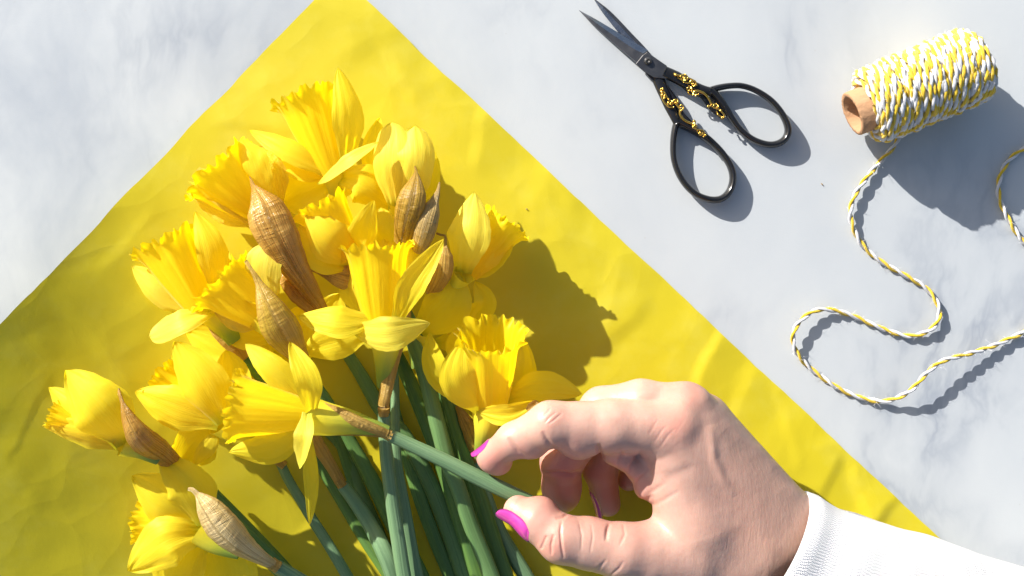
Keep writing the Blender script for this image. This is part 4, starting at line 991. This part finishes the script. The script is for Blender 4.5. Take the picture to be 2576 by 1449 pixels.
    # fingernails: plates traced onto the skin surface
    def nail(axis0, axis1, u0, u1, dors, half, lift, name, label, hw=1.0):
        ax = nrm(axis1 - axis0); L = np.linalg.norm(axis1 - axis0); dv = np.array(dors, float); dv = nrm(dv - ax * (dv @ ax)); bv = np.cross(ax, dv)
        nu, nv = 22, 15; U, Vv = np.meshgrid(np.linspace(0, 1, nu), np.linspace(-1, 1, nv), indexing='ij')
        wid = half * np.clip(1 - np.abs((U - .48) / .53) ** 3.2, .03, 1) ** .55
        an = Vv * wid; ll = (u0 + (u1 - u0) * U) * L
        dirv = np.cos(an)[..., None] * dv + np.sin(an)[..., None] * bv
        c0 = axis0 + np.minimum(ll, L)[..., None] * ax
        p = c0 + dirv * .1
        for _ in range(26): p = p - dirv * np.clip(hand_sdf(p), -.3, .3)[..., None] * .9
        p = p + ax * np.clip(ll - L, 0, 9)[..., None]
        ed = np.maximum(np.abs(Vv) ** 6, np.maximum(0, 1 - U / .12) ** 2)
        top = p + dirv * (lift * (1 - ed) + .004)[..., None]
        bot = top - dirv * .05
        n1 = nu * nv; F = grid_faces(nu, nv); F2 = [[i + n1 for i in f[::-1]] for f in F]
        rim = [i for i in range(nv)] + [k * nv + nv - 1 for k in range(1, nu)] + [(nu - 1) * nv + j for j in range(nv - 2, -1, -1)] + [k * nv for k in range(nu - 2, 0, -1)]
        side = [[rim[k], rim[k - 1], rim[k - 1] + n1, rim[k] + n1] for k in range(len(rim))]
        mesh(name, np.concatenate([top.reshape(-1, 3), bot.reshape(-1, 3)]), F + F2 + side, NAIL, hd, label=label)
    nail(IDX[3], IDX[4], .62, 1.42, (-.62, .74, -.05), .72, .05, 'fingernail', 'glossy pink index nail seen edge on')
    nail(THB[3], THB[4], -.2, 1.78, (-.45, -.70, .58), .90, .05, 'fingernail', 'glossy pink thumbnail')
    nail(RNG[3], RNG[4], .5, 1.40, (-.9, -.2, -.05), .95, .05, 'fingernail', 'pink ring finger nail in shade')
    # sleeve: ribbed cuff turning in at the rim
    st = [(1942, 1388), (2080, 1462), (2300, 1545), (2700, 1700), (3100, 1850)]
    hwid = [176, 190, 206, 240, 270]; zc = [3.4, 3.5, 3.6, 3.7, 3.8]
    C, L = spline([P(x_, y_, z_) for (x_, y_), z_ in zip(st, zc)], 120)
    n = 120; m = 120
    T = nrm(np.gradient(C, axis=0)); T[0] = nrm(P(2030 + 190, 1388 + 108, 3.4) - P(2030, 1388, 3.4))
    for k in range(30): T[k] = nrm(T[0] * (1 - k / 30) + T[30] * (k / 30))
    upv = np.array([0, 0, 1.0]); Bv = nrm(np.cross(upv, T)); Nv = np.cross(T, Bv)
    r = np.interp(np.linspace(0, 1, n), np.linspace(0, 1, 5), [w_ / PX * (HC - 3.5) / HC for w_ in hwid])
    ro = r.copy(); u = np.linspace(0, L, n)
    ro *= 1 - .035 * np.exp(-((u - 1.7) / .9) ** 2) + .02 * np.exp(-((u - .5) / .4) ** 2)
    th = np.linspace(0, 2 * math.pi, m, endpoint=False)
    rows = []; pcs = []
    ring = lambda k, rad, back=0.0: C[k] + T[k] * back + rad * (np.cos(th)[:, None] * Bv[k] + .98 * np.sin(th)[:, None] * Nv[k])
    inner = [(0, ro[0] * .80, 1.4), (0, ro[0] * .90, .5), (0, ro[0] * .935, .08), (0, ro[0] * .955, .0), (0, ro[0] * .985, .03)]
    for k, rad, back in inner: rows.append(ring(k, rad, back)); pcs.append(np.stack([np.full(m, -back), th / 6.2832, np.zeros(m)], 1))
    for k in range(n):
        dd = .02 * vnoise(301, np.full(m, u[k] * .8), th * 2.2) + .035 * vnoise(302, np.full(m, u[k] * .35), th * 1.4) * min(1, u[k] / 2)
        rows.append(ring(k, ro[k] * (1 + dd)[:, None], .10 if k == 0 else .10 * max(0, 1 - k / 6))); pcs.append(np.stack([np.full(m, u[k]), th / 6.2832, np.zeros(m)], 1))
    V = np.stack(rows); mesh('sleeve', V, grid_faces(len(rows), m, True), KNIT, t, np.stack(pcs), label='white ribbed knit sleeve cuff')
build_hand()
